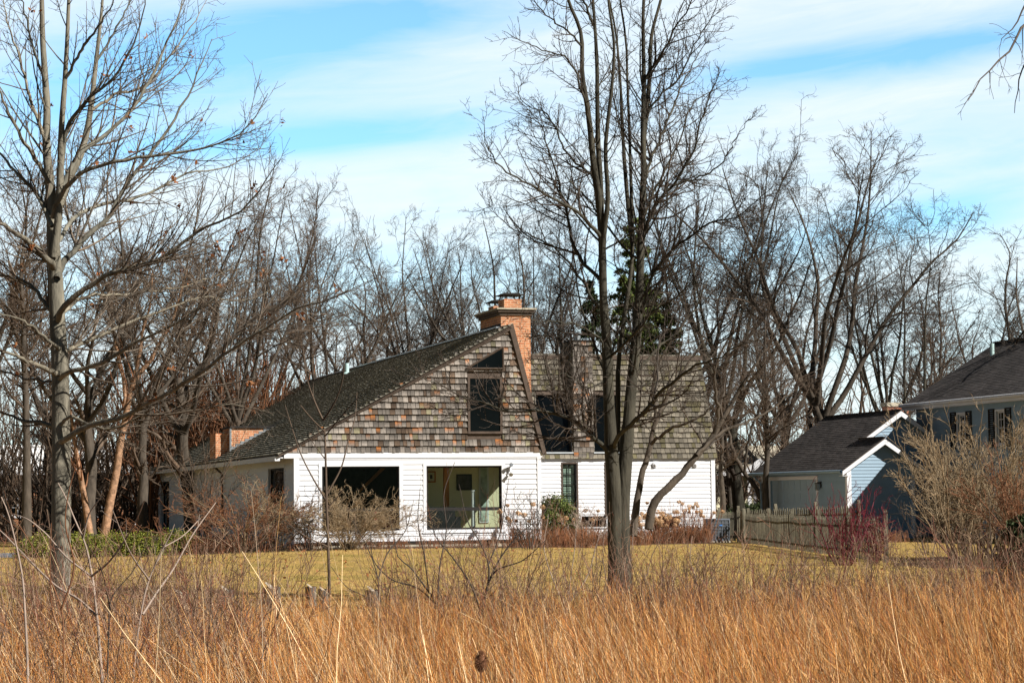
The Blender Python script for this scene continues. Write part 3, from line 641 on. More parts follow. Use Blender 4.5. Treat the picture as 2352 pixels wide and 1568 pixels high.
# shingled chase standing proud of the mansard
b = MB(); rows = [(i * .187, 11.72, 12.45) for i in range(22)]
shingles(b, rng, (0, T - .10, 3.06), (1, 0, 0), (0, 0, 1), (0, -1, 0), rows, .187, .14, .02, cedar_col)
rows = [(i * .187, T - .10, T + 1.3) for i in range(22)]
shingles(b, rng, (11.72, 0, 3.06), (0, 1, 0), (0, 0, 1), (-1, 0, 0), rows, .187, .14, .02, mansard_col); shingles(b, rng, (12.45, 0, 3.06), (0, 1, 0), (0, 0, 1), (1, 0, 0), rows, .187, .14, .02, mansard_col)
b.box(11.73, 12.44, T - .09, T + 1.3, 3.0, 7.15, (.3, .25, .2)); cs = b.build('chimney_chase', M['cedar'], house)
b = MB(); b.box(11.68, 12.49, T - .15, T + 1.35, 7.15, 7.19); b.build('chase_cap', M['dark_metal'], cs)
b = MB(); b.tubes(np.array([[12.1, T + .5, 7.19], [12.1, T + .5, 7.42]]), np.array([.11, .11]), 14); b.tubes(np.array([[12.1, T + .5, 7.46], [12.1, T + .5, 7.50]]), np.array([.19, .03]), 14); b.tubes(np.array([[12.1, T + .5, 7.40], [12.1, T + .5, 7.47]]), np.array([.14, .19]), 14); b.build('flue_cap', M['steel'], cs)
# round wall vents
for s_ in (14.75, 16.29):
    b = MB(); c0 = np.array([s_, T - .02, 2.79]); b.tubes(np.array([c0, c0 + [0, -.05, 0], c0 + [0, -.08, 0], c0 + [0, -.081, 0]]), np.array([.10, .10, .07, .001]), 16); b.tubes(np.array([c0 + [0, -.081, 0], c0 + [0, -.11, 0], c0 + [0, -.111, 0]]), np.array([.045, .04, .001]), 12)
    b.build('wall_vent', M['white'], house)

# air conditioner on its pad
ac = empty('air_conditioner', wpt(16.68, T - 1.0, 0.02), TH, 'grey condenser unit with blue badge on a concrete pad beside the white wall', 'air conditioner')
b = MB(); b.box(-.42, .42, -.38, .42, .0, .07); b.build('pad', M['concrete'], ac)
b = MB(); b.box(-.33, .33, -.33, .33, .12, .80); cs_ = b.build('coil_body', M['ac_grey'], ac)
b = MB()
for i in range(7): b.box(-.345, .345, -.352, -.340, .13 + i * .11, .142 + i * .11); b.box(-.352, -.340, -.345, .345, .13 + i * .11, .142 + i * .11)
for i in range(6): b.box(-.34 + i * .134, -.328 + i * .134, -.352, -.342, .12, .80)
b.box(-.36, .36, -.36, .36, .80, .85); b.box(-.36, .36, -.36, .36, .07, .12)
for x_ in (-.36, .33):
    for y_ in (-.36, .33): b.box(x_, x_ + .03, y_, y_ + .03, .12, .80)
b.build('grille', M['ac_grille'], cs_)
b = MB(); b.box(-.04, .07, -.362, -.353, .60, .64); b.build('badge', M['blue_label'], cs_)

# ================================================================== GARAGE
GO = (12.56, 82., .25); garage = empty('garage', GO, TH, 'pale grey garage with white door and stepped front gables', 'garage')
m_ = .686; GE = 2.32; ridge_z = GE + m_ * (3.05 + .35); GZ = GE
def gable_top(z_e, s0, s1, sm):   # siding clip for a symmetric gable
    def f(z, a, b_):
        if z <= z_e: return a, b_
        d_ = (z + .15 - z_e) / m_; return max(a, s0 + d_), min(b_, s1 - d_)
    return f
# front extension: s 0..2.8, t 0..2 ; main block: s 0..6.1, t 1.9..8.2
fG2 = lambda v: v + np.array([0, 1.9, 0])
b = MB(); siding(b, 0, 2.75, -.05, 3.6, ident, (), .125, rng=rng, top=gable_top(GE + .24, 0, 2.75, 0)); siding(b, .0, 6.1, -.05, 4.6, fG2, (), .125, rng=rng, top=gable_top(GE + .24, 0, 6.1, 0)); b.build('gable_siding', M['garage_paint'], garage)
fGL = lambda v: np.stack([v[:, 1], 8.2 - v[:, 0], v[:, 2]], 1)
gd = (8.2 - 7.3, 8.2 - 2.75, -.1, 2.02)
b = MB(); siding(b, 0, 8.2, -.05, GE, fGL, [gd], .125, rng=rng); b.build('side_siding', M['garage_paint'], garage)
b = MB(); wall_panels(b, 0, 8.2, -.3, GE + .1, .1, fGL, [gd]); b.prism([(0.1, 0, -.3), (2.75, 0, -.3), (2.75, 0, GE + .22), (1.4, 0, GE + 1.14), (0.1, 0, GE + .26)], (0, .1, 0))
b.prism([(0.1, 1.9, -.3), (6.1, 1.9, -.3), (6.1, 1.9, GE + .22), (3.05, 1.9, GE + 2.3), (0.1, 1.9, GE + .26)], (0, .1, 0)); b.box(2.65, 2.75, .1, 1.9, -.3, GE); b.box(6.0, 6.1, 2.0, 8.2, -.3, GE)
b.prism([(0.1, 8.1, -.3), (6.0, 8.1, -.3), (6.0, 8.1, GE + .22), (3.05, 8.1, GE + 2.25), (0.1, 8.1, GE + .26)], (0, .1, 0)); b.build('wall', M['garage_paint'], garage)
def roofslab(mb, s_e, z_e, s_r, z_r, t0, t1, th=.05):
    e = np.array([s_r - s_e, 0, z_r - z_e]); e = e / np.linalg.norm(e); n = np.array([-e[2], 0, e[0]]); n = n if n[2] > 0 else -n
    A = np.array([s_e, t0, z_e]); B = np.array([s_r, t0, z_r]); mb.prism([A, B, B - n * th, A - n * th], (0, t1 - t0, 0)); return A, e, n, np.linalg.norm([s_r - s_e, z_r - z_e])
R1 = (1.40, GE + m_ * 1.75); R2 = (3.05, GE + m_ * 3.40)
b = MB(); sh = MB()
for (s_e, z_e, s_r, z_r, t0, t1) in ((-.35, GE, R1[0], R1[1], -.35, 8.5), (R1[0], R1[1], R2[0], R2[1], 1.55, 8.5), (3.15, GE, R1[0], R1[1], -.35, 1.88), (6.45, GE, R2[0], R2[1], 1.55, 8.5)):
    A, e, n, ln = roofslab(b, s_e, z_e, s_r, z_r, t0, t1)
    rows = [(i * .14, t0 - .02, t1 + .02) for i in range(int(ln / .14) + 1)]
    A0 = A.copy(); A0[1] = 0; shingles(sh, rng, A0 + n * .003, (0, 1, 0), e, n, rows, .14, .30, .010, asph_col)
rf = b.build('roof', M['rake_brown'], garage); sh.build('asphalt_shingles', M['asphalt_roof'], rf)
b = MB()
def rake(mb, s_e, z_e, s_r, z_r, t, h=.20):
    mb.prism([(s_e, t, z_e - .03), (s_r, t, z_r - .03), (s_r, t, z_r - .03 - h), (s_e, t, z_e - .03 - h * .8)], (0, .03, 0))
rake(b, -.37, GE, R1[0], R1[1], -.38); rake(b, 3.17, GE, R1[0], R1[1], -.384); rake(b, R1[0] - .05, R1[1] - .03, R2[0], R2[1], 1.52); rake(b, 6.47, GE, R2[0], R2[1], 1.516)
b.box(-.36, 0.02, -.349, -.02, GE - .21, GE - .19); b.build('rake_board', M['white'], garage)
for q_ in (((-.02, .14, -.035, .0, -.1, GE + .2), (-.04, -.02, -.035, .12, -.1, GE - .02)), ((2.62, 2.77, -.035, .0, -.1, GE),), ((-.03, 0, 8.05, 8.2, -.1, GE),)):
    b = MB()
    for z_ in q_: b.box(*z_)
    b.build('corner_board', M['white'], garage)
b = MB(); b.tubes(np.array([[-.43, -.38, GE - .04], [-.43, 8.5, GE - .04]]), np.array([.06, .06]), 8); b.tubes(np.array([[-.43, 8.2, GE - .08], [-.1, 8.1, GE - .4], [-.06, 8.1, -.1]]), np.array([.04, .04, .04]), 8); b.build('gutter', M['garage_paint'], garage)
# garage door with casing and panels
b = MB(); bars(b, gd[0] - .14, gd[1] + .14, -.4, gd[3] + .14, .14, -.05, .02, fGL); b.build('door_casing', M['white'], garage)
b = MB(); b.box(gd[0], gd[1], .08, .12, -.2, gd[3], (1, 1, 1), fGL)
for r_ in range(4):
    for c_ in range(8):
        x_ = gd[0] + (gd[1] - gd[0]) * c_ / 8; b.box(x_ + .06, x_ + .52, .068, .079, -.02 + r_ * .52 + .05, -.02 + r_ * .52 + .45, (.97, .97, .97), fGL)
gdo = b.build('garage_door', M['door_paint'], garage); b = MB(); b.box(gd[1] - .3, gd[1] - .22, .05, .067, .75, .9, (1, 1, 1), fGL); b.build('handle', M['dark_metal'], gdo)
def lantern(parent, x, z, fm):
    b = MB(); b.box(x - .04, x + .04, -.05, 0, z - .05, z + .18, (1, 1, 1), fm); b.box(x - .015, x + .015, -.18, -.05, z + .14, z + .17, (1, 1, 1), fm)
    b.box(x - .08, x + .08, -.26, -.10, z + .10, z + .13, (1, 1, 1), fm); b.box(x - .06, x + .06, -.24, -.12, z - .15, z - .13, (1, 1, 1), fm)
    for a_ in (-.06, .05):
        for c_ in (-.24, -.13): b.box(x + a_, x + a_ + .012, c_, c_ + .012, z - .13, z + .10, (1, 1, 1), fm)
    o = b.build('wall_lantern', M['dark_metal'], parent); b = MB(); b.box(x - .045, x + .045, -.225, -.135, z - .12, z + .09, (1, 1, 1), fm); b.build('lantern_glass', M['steel'], o)
lantern(garage, gd[0] - .42, 1.75, fGL); lantern(garage, gd[1] + .42, 1.75, fGL)

# ================================================================== BIG GREY HOUSE ON THE RIGHT
BO = (15.54, 86., .2); big = empty('grey_house', BO, TH, 'large two storey grey house with dark roof and black shutters behind the bare shrubs', 'house')
BE = 4.95; LB = 19.; mb_ = .6
fB = lambda v: np.stack([v[:, 1] + .35, -v[:, 0], v[:, 2]], 1) @ np.diag([1., 1, 1])
fBL = lambda v: np.stack([.35 + v[:, 1], -v[:, 0], v[:, 2]], 1)
wins = [(6.55, 7.15, 3.25, 4.45), (3.6, 4.2, 3.25, 4.45), (10.2, 10.8, 3.25, 4.45), (13.6, 14.2, 3.25, 4.45), (6.4, 7.2, .7, 2.2), (11.0, 11.8, .7, 2.2)]
b = MB(); siding(b, .2, LB, -.1, BE, fBL, wins, .15, rng=rng); b.build('siding', M['garage_paint'], big)
b = MB(); wall_panels(b, .2, LB, -.3, BE + .1, .12, fBL, wins); b.prism([(.48, -.2, -.3), (8.3, -.2, -.3), (8.3, -.2, BE), (4.4, -.2, BE + 2.45), (.48, -.2, BE + .15)], (0, -.12, 0)); b.prism([(.48, -LB + .12, -.3), (8.3, -LB + .12, -.3), (8.3, -LB + .12, BE), (4.4, -LB + .12, BE + 2.45), (.48, -LB + .12, BE + .15)], (0, -.12, 0)); b.box(8.2, 8.3, -LB, -.2, -.3, BE); b.build('wall', M['garage_paint'], big)
for q in wins:
    window(big, *q, fm=fBL, frame_m='white', pane_m='dark_glass', grid=(3, 4), cw=.07)
for q in wins[:4]:
    for sd in (-1, 1):
        x0 = q[0] - .52 if sd < 0 else q[1] + .10
        b = MB(); bars(b, x0, x0 + .42, q[2] - .1, q[3] + .1, .05, -.07, -.022, fBL); 
        for i in range(16): b.box(x0 + .05, x0 + .37, -.055, -.03, q[2] - .04 + i * .08, q[2] + .015 + i * .08, (1, 1, 1), fBL)
        b.build('shutter', M['dark_metal'], big)
b = MB(); sh = MB()
for (s_e, z_e, s_r, z_r) in ((-.05, BE, 4.2, BE + mb_ * 4.25), (8.75, BE - .13, 4.2, BE + mb_ * 4.25)):
    A, e, n, ln = roofslab(b, s_e, z_e, s_r, z_r, -LB - .3, .25)
    rows = [(i * .14, -LB - .32, .27) for i in range(int(ln / .14) + 1)]; A0 = A.copy(); A0[1] = 0
    shingles(sh, rng, A0 + n * .003, (0, 1, 0), e, n, rows, .14, .32, .010, asph_col)
b.box(4.05, 4.35, -LB - .3, .26, BE + mb_ * 4.25 - .03, BE + mb_ * 4.25 + .03)
rf = b.build('roof', M['rake_brown'], big); sh.build('asphalt_shingles', M['asphalt_roof'], rf)
b = MB(); b.tubes(np.array([[-.12, -LB - .3, BE - .02], [-.12, .28, BE - .02]]), np.array([.075, .075]), 8); b.box(-.06, -.02, -LB - .3, .25, BE - .2, BE - .05); b.box(-.02, .33, -LB, .2, BE - .19, BE - .17); b.build('gutter', M['white'], big)
b = MB(); z_ = BE + mb_ * 3.3; b.tubes(np.array([[3.2, -1.2, z_ - .1], [3.2, -1.2, z_ + .42]]), np.array([.085, .085]), 12); b.tubes(np.array([[3.2, -1.2, z_ + .42], [3.2, -1.2, z_ + .421]]), np.array([.085, .001]), 12); b.build('vent_pipe', M['copper_vent'], big)

# small brick chimney of a house further back, its roof below
p0 = P(2057, 940, 104); nb = empty('brick_chimney_house', (p0[0], p0[1], 0), TH, 'distant low house whose red brick chimney shows above the garage roof', 'house')
b = MB(); b.box(-.55, .55, -.3, .3, 3.9, p0[2] - .02 + .15); c_ = b.build('chimney', M['brick_dark'], nb); b = MB(); b.box(-.62, .62, -.36, .36, p0[2] + .13, p0[2] + .32); b.build('chimney_cap', M['concrete'], c_)
b = MB(); b.box(-4, 4, -3, 3, 0, 2.7); b.build('wall', M['garage_paint'], nb); b = MB(); b.prism([(-4.4, -3.4, 2.65), (4.4, -3.4, 2.65), (4.4, 0, 4.3), (-4.4, 0, 4.3)], (0, 0, .12)); b.prism([(-4.4, 3.4, 2.65), (4.4, 3.4, 2.65), (4.4, 0, 4.3), (-4.4, 0, 4.3)], (0, 0, .12)); b.build('roof', M['asphalt_roof'], nb)

# small house seen between the wing and the garage
q0 = P(1645, 1180, 108); q1 = P(1775, 1180, 108)
fh = empty('cottage', (q0[0], 108., 0), .1, 'small white trimmed house glimpsed between the white wing and the grey garage', 'house')
wd_ = q1[0] - q0[0] + 4; wn = [(.35, 1.05, .9, 2.5), (2.0, 2.6, .9, 2.5), (4.6, 5.3, .9, 2.5)]
b = MB(); siding(b, -1.5, wd_, .2, 2.75, ident, wn, .15); b.build('siding', M['cream'], fh)
b = MB(); wall_panels(b, -1.5, wd_, 0, 2.8, .12, ident, wn); b.box(-1.5, -1.4, .12, 5, 0, 2.8); b.box(wd_ - .1, wd_, .12, 5, 0, 2.8); b.build('wall', M['white'], fh)
for q in wn: window(fh, *q, frame_m='white', pane_m='dark_glass', grid=(2, 3))
b = MB(); A, e, n, ln = roofslab(b, 0, 0, 1, 0, 0, .01); b = MB(); b.prism([(-1.9, -.8, 2.75), (wd_ + .4, -.8, 2.75), (wd_ + .4, 2.6, 4.1), (-1.9, 2.6, 4.1)], (0, 0, .1)); b.prism([(-1.9, 6, 2.75), (wd_ + .4, 6, 2.75), (wd_ + .4, 2.6, 4.1), (-1.9, 2.6, 4.1)], (0, 0, .1), (1, 1, 1)); b.build('roof', M['concrete'], fh)
b = MB(); b.box(-1.9, wd_ + .4, -.86, -.80, 2.66, 2.86); b.prism([(1.2, -.9, 2.87), (2.9, -.9, 2.87), (2.05, -.9, 3.5)], (0, .1, 0)); b.build('fascia', M['white'], fh)
for x_ in (1.55, 3.1):
    b = MB(); b.box(x_ - .09, x_ + .09, -.72, -.55, 0, 2.7); b.build('porch_column', M['white'], fh)

# brick neighbour at the far left
q0 = P(300, 1100, 112)
bh = empty('brick_house', (q0[0] - 9, 112., 0), .0, 'orange brick neighbour house showing through twigs at the far left', 'house')
wn = [(6.5, 7.5, 1.0, 2.3), (2.6, 3.8, 1.0, 2.3), (9.2, 10.0, .1, 2.2)]
b = MB(); wall_panels(b, 0, 10.8, 0, 3.3, .2, ident, wn); b.box(8.4, 9.3, .3, 1.2, 3.3, 4.8); b.build('wall', M['brick'], bh)
for q in wn: window(bh, *q, frame_m='white', pane_m='dark_glass', grid=(2, 3))
b = MB(); b.prism([(-.4, -.5, 3.2), (11.2, -.5, 3.2), (11.2, 3.5, 4.6), (-.4, 3.5, 4.6)], (0, 0, .12)); b.build('roof', M['asphalt_roof'], bh)
b = MB(); b.box(-.4, 11.2, -.56, -.5, 3.1, 3.3); b.build('fascia', M['white'], bh)
#@@VEG
# ================================================================== VEGETATION
def gp(u, y): 
    p = P(u, 1144, y); return np.array([p[0], y, float(gz(p[0], y))])
def limb(pts, y0, y1, r0, r1, n=14, wob=0., rg=None):
    """pts: seen positions of a limb on the photograph's rays; its depth runs from y0 to y1"""
    k = len(pts); q = np.array([P(u, v, y0 + (y1 - y0) * (i / (k - 1))) for i, (u, v) in enumerate(pts)])
    c = catmull(q, n)
    if wob: c[1:-1] += (rg or np.random.RandomState(1)).normal(size=(n - 2, 3)) * wob
    return c, np.linspace(r0, r1, n)
def crown_build(mb, rg, groups, sides=(6, 4, 3, 3, 3)):
    for (Pn, R), sd in zip(groups, sides): mb.tubes(Pn, R, sd, colvar(rg, len(Pn), .7, 1.3, .06))

# ---------------- centre multi-stemmed tree
rg = np.random.RandomState(11)
YC = 35.0
base = gp(1417, YC)
tree = empty('bare_tree', tuple(base), 0, 'tall dark multi-stemmed bare tree on the lawn in front of the white wing', 'tree')
off = -base
stems = [
    ([(1417, 1362), (1416, 1290), (1413, 1200), (1410, 1120), (1404, 1040), (1400, 960), (1396, 860), (1393, 780), (1386, 690), (1384, 595), (1381, 524), (1379, 429), (1374, 333), (1372, 238), (1371, 143), (1367, 71), (1362, 0), (1358, -90), (1350, -190), (1345, -290)], 35, 34.6, .165, .02),
    ([(1432, 1362), (1430, 1280), (1430, 1180), (1434, 1090), (1441, 1000), (1449, 900), (1459, 800), (1467, 700), (1471, 600), (1474, 500), (1478, 405), (1477, 286), (1479, 214), (1478, 119), (1477, 38), (1481, -40), (1488, -130), (1494, -240), (1500, -330)], 34.95, 35.6, .15, .02),
    ([(1412, 1080), (1420, 960), (1419, 860), (1425, 790), (1440, 690), (1452, 595), (1451, 476), (1448, 381), (1445, 286), (1441, 190), (1438, 95), (1424, 0), (1410, -120), (1400, -240)], 35.15, 36.4, .06, .012),
    ([(1384, 600), (1389, 520), (1395, 476), (1391, 333), (1398, 262), (1407, 181), (1410, 95), (1400, 24), (1391, -60), (1388, -160)], 34.8, 34.2, .06, .014),
    ([(1381, 520), (1374, 450), (1367, 405), (1348, 238), (1338, 181), (1333, 71), (1305, 0), (1290, -90), (1282, -180)], 34.8, 33.6, .085, .015),
    ([(1452, 560), (1438, 420), (1430, 300), (1424, 180), (1412, 60), (1395, -20), (1380, -110)], 36.0, 37, .055, .012),
    ([(1477, 330), (1492, 180), (1497, 80), (1520, -10), (1535, -110), (1550, -200)], 35.4, 36, .06, .012)]
tr = MB(); SP = []; SR_ = []
for i, (pts, y0, y1, r0, r1) in enumerate(stems):
    c, r = limb(pts, y0, y1, r0, r1, 40 if i < 2 else 26); 
    if i < 2: r = np.interp(np.linspace(0, 1, 40), [0, .04, .22, .41, .62, .82, 1], [.165, .132, .100, .068, .040, .023, .012])
    else: r = r * .75
    c = c + off; tr.tubes(c, r, 14 if i < 2 else 8, jit=.06); c2, r2 = catmull(c, 24), np.interp(np.linspace(0, 1, 24), np.linspace(0, 1, len(r)), r); SP.append(c2); SR_.append(r2)
tr.build('trunk', M['bark_dark'], tree)
LM = [
    ([(1471, 590), (1486, 519), (1510, 467), (1548, 424), (1576, 376), (1600, 324), (1610, 281), (1634, 214), (1653, 167)], 35.4, 34.0, .065, .010),
    ([(1548, 424), (1614, 405), (1653, 381), (1691, 319), (1724, 267)], 34.9, 34.6, .035, .008),
    ([(1476, 430), (1486, 390), (1510, 333), (1534, 276), (1562, 205), (1596, 143), (1624, 95)], 35.5, 36.5, .05, .009),
    ([(1477, 240), (1476, 205), (1491, 167), (1515, 133), (1553, 62), (1581, 19), (1600, -30), (1620, -90)], 35.6, 34.6, .05, .009),
    ([(1468, 740), (1481, 690), (1510, 614), (1595, 533), (1643, 509), (1700, 495), (1748, 452), (1776, 428)], 35.3, 33.2, .06, .008),
    ([(1412, 1030), (1426, 995), (1471, 958), (1511, 910), (1551, 870), (1600, 838), (1652, 821), (1694, 793), (1740, 782)], 34.9, 32.4, .075, .010),
    ([(1453, 880), (1467, 850), (1511, 801), (1559, 757), (1600, 700), (1616, 660), (1650, 610)], 35.2, 37, .055, .009),
    ([(1464, 765), (1475, 741), (1511, 708), (1551, 684), (1575, 660), (1625, 645)], 35.3, 34, .04, .008),
    ([(1403, 1050), (1386, 1023), (1350, 995), (1318, 966), (1281, 950), (1229, 942), (1148, 942), (1133, 930), (1071, 915), (998, 879), (940, 862)], 34.9, 33.4, .07, .006),
    ([(1379, 545), (1367, 529), (1319, 481), (1262, 452), (1200, 414), (1138, 371), (1119, 333), (1110, 267)], 34.8, 33.2, .06, .007),
    ([(1385, 650), (1355, 620), (1319, 571), (1300, 476), (1276, 395), (1257, 333), (1243, 286), (1210, 267), (1172, 248)], 34.8, 35.8, .06, .008),
    ([(1374, 430), (1362, 405), (1319, 371), (1291, 333), (1262, 267), (1205, 238), (1186, 190)], 34.7, 36, .045, .007),
    ([(1348, 260), (1343, 229), (1300, 138), (1248, 114), (1191, 90), (1153, 71)], 34.0, 33, .04, .006),
    ([(1335, 110), (1329, 95), (1272, 48), (1224, 0), (1190, -40)], 33.8, 33, .035, .006),
    ([(1387, 715), (1367, 695), (1338, 648), (1281, 576), (1224, 543), (1176, 524), (1120, 470)], 34.9, 36.6, .05, .007),
    ([(1393, 810), (1382, 785), (1321, 745), (1281, 741), (1221, 733), (1184, 709)], 34.9, 34, .04, .006),
    ([(1396, 850), (1370, 800), (1310, 790), (1250, 770), (1200, 775)], 34.9, 36.2, .035, .006),
    ([(1449, 905), (1490, 880), (1540, 880), (1590, 910), (1640, 900)], 35.2, 36, .035, .006),
    ([(1381, 500), (1350, 455), (1310, 420), (1290, 380), (1240, 350)], 34.8, 34.2, .03, .006),
    ([(1474, 520), (1500, 440), (1560, 330), (1590, 240), (1650, 200), (1680, 180)], 35.5, 36.6, .045, .006),
    ([(1477, 300), (1500, 240), (1560, 180), (1600, 90), (1640, 30), (1660, -30)], 35.5, 35, .04, .006),
    ([(1362, 60), (1340, 0), (1300, -60), (1250, -130)], 34.7, 34, .04, .008), ([(1480, 0), (1520, -60), (1570, -120), (1620, -170)], 35.6, 35.6, .04, .008),
    ([(1396, 870), (1350, 890), (1300, 860), (1240, 850), (1210, 820)], 34.9, 33.8, .03, .006)]
G1P = []; G1R = []
for pts, y0, y1, r0, r1 in LM:
    c, r = limb(pts, y0, y1, r0, r1, 24, .012, rg); G1P.append(c + off); G1R.append(r)
G1P = np.array(G1P); G1R = np.array(G1R); SP = np.array(SP); SR_ = np.array(SR_)
# smaller self-grown limbs off the stems
a = grow(rg, SP, SR_, 1.5, .2, .8, 2.8, 35, 65, 10, .10, .10, .35, .008, t0=.28)
allP = [G1P, a[0]]; 
g2 = [grow(rg, G1P, G1R * .7, 10.0, .34, .35, 1.7, 30, 62, 7, .13, .10, .5, .0045, t0=.08), grow(rg, a[0], a[1], 6.5, .38, .3, 1.1, 30, 60, 6, .14, .08, .5, .0042, t0=.1)]
g3 = [grow(rg, *g2[0], 9.0, .42, .14, .55, 30, 65, 4, .2, .08, .55, .0046, t0=.1), grow(rg, *g2[1], 7.5, .4, .14, .55, 30, 65, 4, .2, .08, .55, .0046, t0=.1)]
g4 = [grow(rg, *g3[0], 6.5, .4, .06, .22, 35, 70, 3, .2, .05, .6, .004, t0=.2), grow(rg, *g3[1], 7.0, .4, .07, .22, 35, 70, 3, .2, .05, .6, .004, t0=.2)]
G1R *= .55
cb = MB(); crown_build(cb, rg, [(G1P, G1R), a], (8, 6)); br = cb.build('limbs', M['bark_dark'], tree)
cb = MB(); crown_build(cb, rg, g2, (4, 4)); crown_build(cb, rg, g3, (3, 3)); crown_build(cb, rg, g4, (3, 3)); cb.build('twigs', M['twig_dark'], tree)

# ---------------- left tree with a few dead leaves
rg = np.random.RandomState(5)
YL = 27.; base = gp(138, YL); off = -base
tree = empty('bare_tree', tuple(base), 0, 'grey smooth-barked bare tree with a few dead leaves, nearest tree on the left', 'tree')
stems = [([(138, 1420), (139, 1330), (140, 1250), (141, 1130), (140, 1000), (138, 850), (132, 740), (128, 640), (122, 560), (119, 470), (112, 400), (106, 330), (108, 250), (103, 170), (98, 90), (96, 0), (94, -110), (90, -230)], 27, 27.3, .115, .014),
         ([(124, 590), (134, 500), (137, 440), (139, 380), (141, 300), (148, 200), (153, 120), (158, 0), (163, -110), (166, -200)], 27, 26.5, .055, .010),
         ([(137, 470), (150, 428), (186, 352), (200, 300), (212, 220), (222, 130), (232, 40), (240, -60)], 27, 27.6, .055, .012)]
tr = MB(); SP = []; SR_ = []
for i, (pts, y0, y1, r0, r1) in enumerate(stems):
    c, r = limb(pts, y0, y1, r0, r1, 40); 
    if i == 0: r = np.interp(np.linspace(0, 1, 40), [0, .04, .35, .5, .62, .85, 1], [.155, .125, .108, .084, .055, .030, .014])
    c = c + off; tr.tubes(c, r, 14 if i == 0 else 10, jit=.03); SP.append(catmull(c, 24)); SR_.append(np.interp(np.linspace(0, 1, 24), np.linspace(0, 1, 40), r))
tr.build('trunk', M['bark_grey'], tree)
LM = [
    ([(134, 735), (138, 719), (190, 667), (267, 624), (367, 595), (457, 529), (552, 486), (600, 428), (643, 367)], 27, 25.6, .055, .006),
    ([(131, 640), (138, 614), (181, 562), (248, 500), (281, 438), (348, 352), (395, 286), (440, 200), (487, 90)], 27, 28.4, .06, .007),
    ([(121, 500), (129, 469), (148, 433), (190, 395), (286, 367), (420, 350), (500, 330), (560, 300), (615, 215)], 27, 26, .045, .006),
    ([(137, 440), (186, 352), (248, 305), (305, 248), (348, 176), (381, 105), (414, 24), (430, -40)], 27, 28, .05, .007),
    ([(140, 400), (157, 286), (200, 230), (260, 180), (300, 110), (330, 30), (345, -60)], 26.9, 25.8, .04, .006),
    ([(122, 615), (114, 600), (62, 552), (0, 514), (-60, 480), (-140, 470)], 27, 26, .06, .012),
    ([(134, 725), (119, 714), (71, 657), (28, 638), (-30, 630), (-90, 640)], 27, 28, .045, .008),
    ([(137, 860), (110, 849), (66, 830), (0, 805), (-70, 800)], 27, 26, .05, .010),
    ([(137, 870), (154, 856), (207, 843), (259, 821), (303, 790), (361, 764), (404, 741), (470, 700), (560, 650), (640, 640)], 27, 25.4, .045, .005),
    ([(138, 1015), (163, 1001), (229, 970), (286, 957), (343, 922), (413, 887), (460, 856), (520, 810), (608, 755), (700, 700), (747, 690), (860, 640)], 27, 24.2, .055, .005),
    ([(138, 985), (110, 975), (57, 966), (0, 946), (-70, 940)], 27, 28, .045, .009),
    ([(136, 815), (158, 803), (246, 764), (343, 724), (460, 684), (560, 690), (640, 660)], 27, 28.6, .04, .005),
    ([(130, 735), (152, 710), (189, 684), (272, 676), (396, 662), (480, 640), (560, 600)], 27, 29, .035, .005),
    ([(139, 900), (130, 880), (60, 870), (0, 850), (-60, 870)], 27, 27.8, .03, .006),
    ([(138, 980), (160, 955), (200, 975), (255, 985), (330, 955), (420, 950), (530, 930), (610, 945)], 27, 26.2, .03, .005),
    ([(137, 800), (120, 790), (60, 740), (0, 720), (-50, 700)], 27, 26, .035, .006),
    ([(120, 520), (80, 440), (30, 390), (-20, 330), (-60, 300)], 27, 28, .045, .008), ([(113, 420), (60, 330), (20, 260), (-10, 180), (-40, 100)], 27, 26.2, .04, .007),
    ([(108, 330), (70, 230), (50, 150), (20, 60), (0, -30)], 27, 27.6, .035, .006), ([(150, 180), (190, 110), (240, 40), (280, -40)], 26.6, 26, .03, .006),
    ([(105, 200), (80, 120), (60, 40), (40, -50)], 27, 26.4, .03, .006), ([(130, 560), (170, 500), (230, 470), (330, 450), (430, 400), (530, 380), (600, 340)], 27, 28.8, .04, .005),
    ([(222, 140), (270, 60), (300, 0), (330, -60)], 27.5, 27.5, .025, .006), ([(205, 260), (260, 220), (330, 200), (390, 130), (440, 60), (480, -10)], 27.6, 28.5, .03, .005)]
G1P = []; G1R = []
for pts, y0, y1, r0, r1 in LM:
    c, r = limb(pts, y0, y1, r0, r1, 24, .008, rg); G1P.append(c + off); G1R.append(r)
G1P = np.array(G1P); G1R = np.array(G1R); SP = np.array(SP); SR_ = np.array(SR_)
a = grow(rg, SP[:, 10:], SR_[:, 10:], 1.8, .25, .8, 2.4, 30, 60, 10, .08, .10, .35, .007, t0=0.)
G1R *= .72
g2 = [grow(rg, G1P, G1R, 8.0, .36, .3, 1.8, 22, 52, 8, .07, .06, .5, .0042, t0=.1, flat=.3), grow(rg, *a, 5.5, .4, .3, 1.0, 25, 50, 6, .08, .06, .5, .004, t0=.1)]
g3 = [grow(rg, *g2[0], 7.0, .42, .15, .75, 25, 55, 4, .1, .05, .55, .0038, t0=.1), grow(rg, *g2[1], 6.5, .4, .15, .6, 25, 55, 4, .1, .05, .55, .0038, t0=.1)]
g4 = [grow(rg, *g3[0], 5.0, .4, .07, .25, 30, 60, 3, .1, .05, .6, .0033, t0=.2), grow(rg, *g3[1], 4.0, .4, .07, .25, 30, 60, 3, .1, .05, .6, .0033, t0=.2)]
cb = MB(); crown_build(cb, rg, [(G1P, G1R), a], (8, 6)); cb.build('limbs', M['bark_grey'], tree)
cb = MB(); crown_build(cb, rg, g2, (4, 4)); crown_build(cb, rg, g3, (3, 3)); crown_build(cb, rg, g4, (3, 3)); cb.build('twigs', M['twig_lit'], tree)
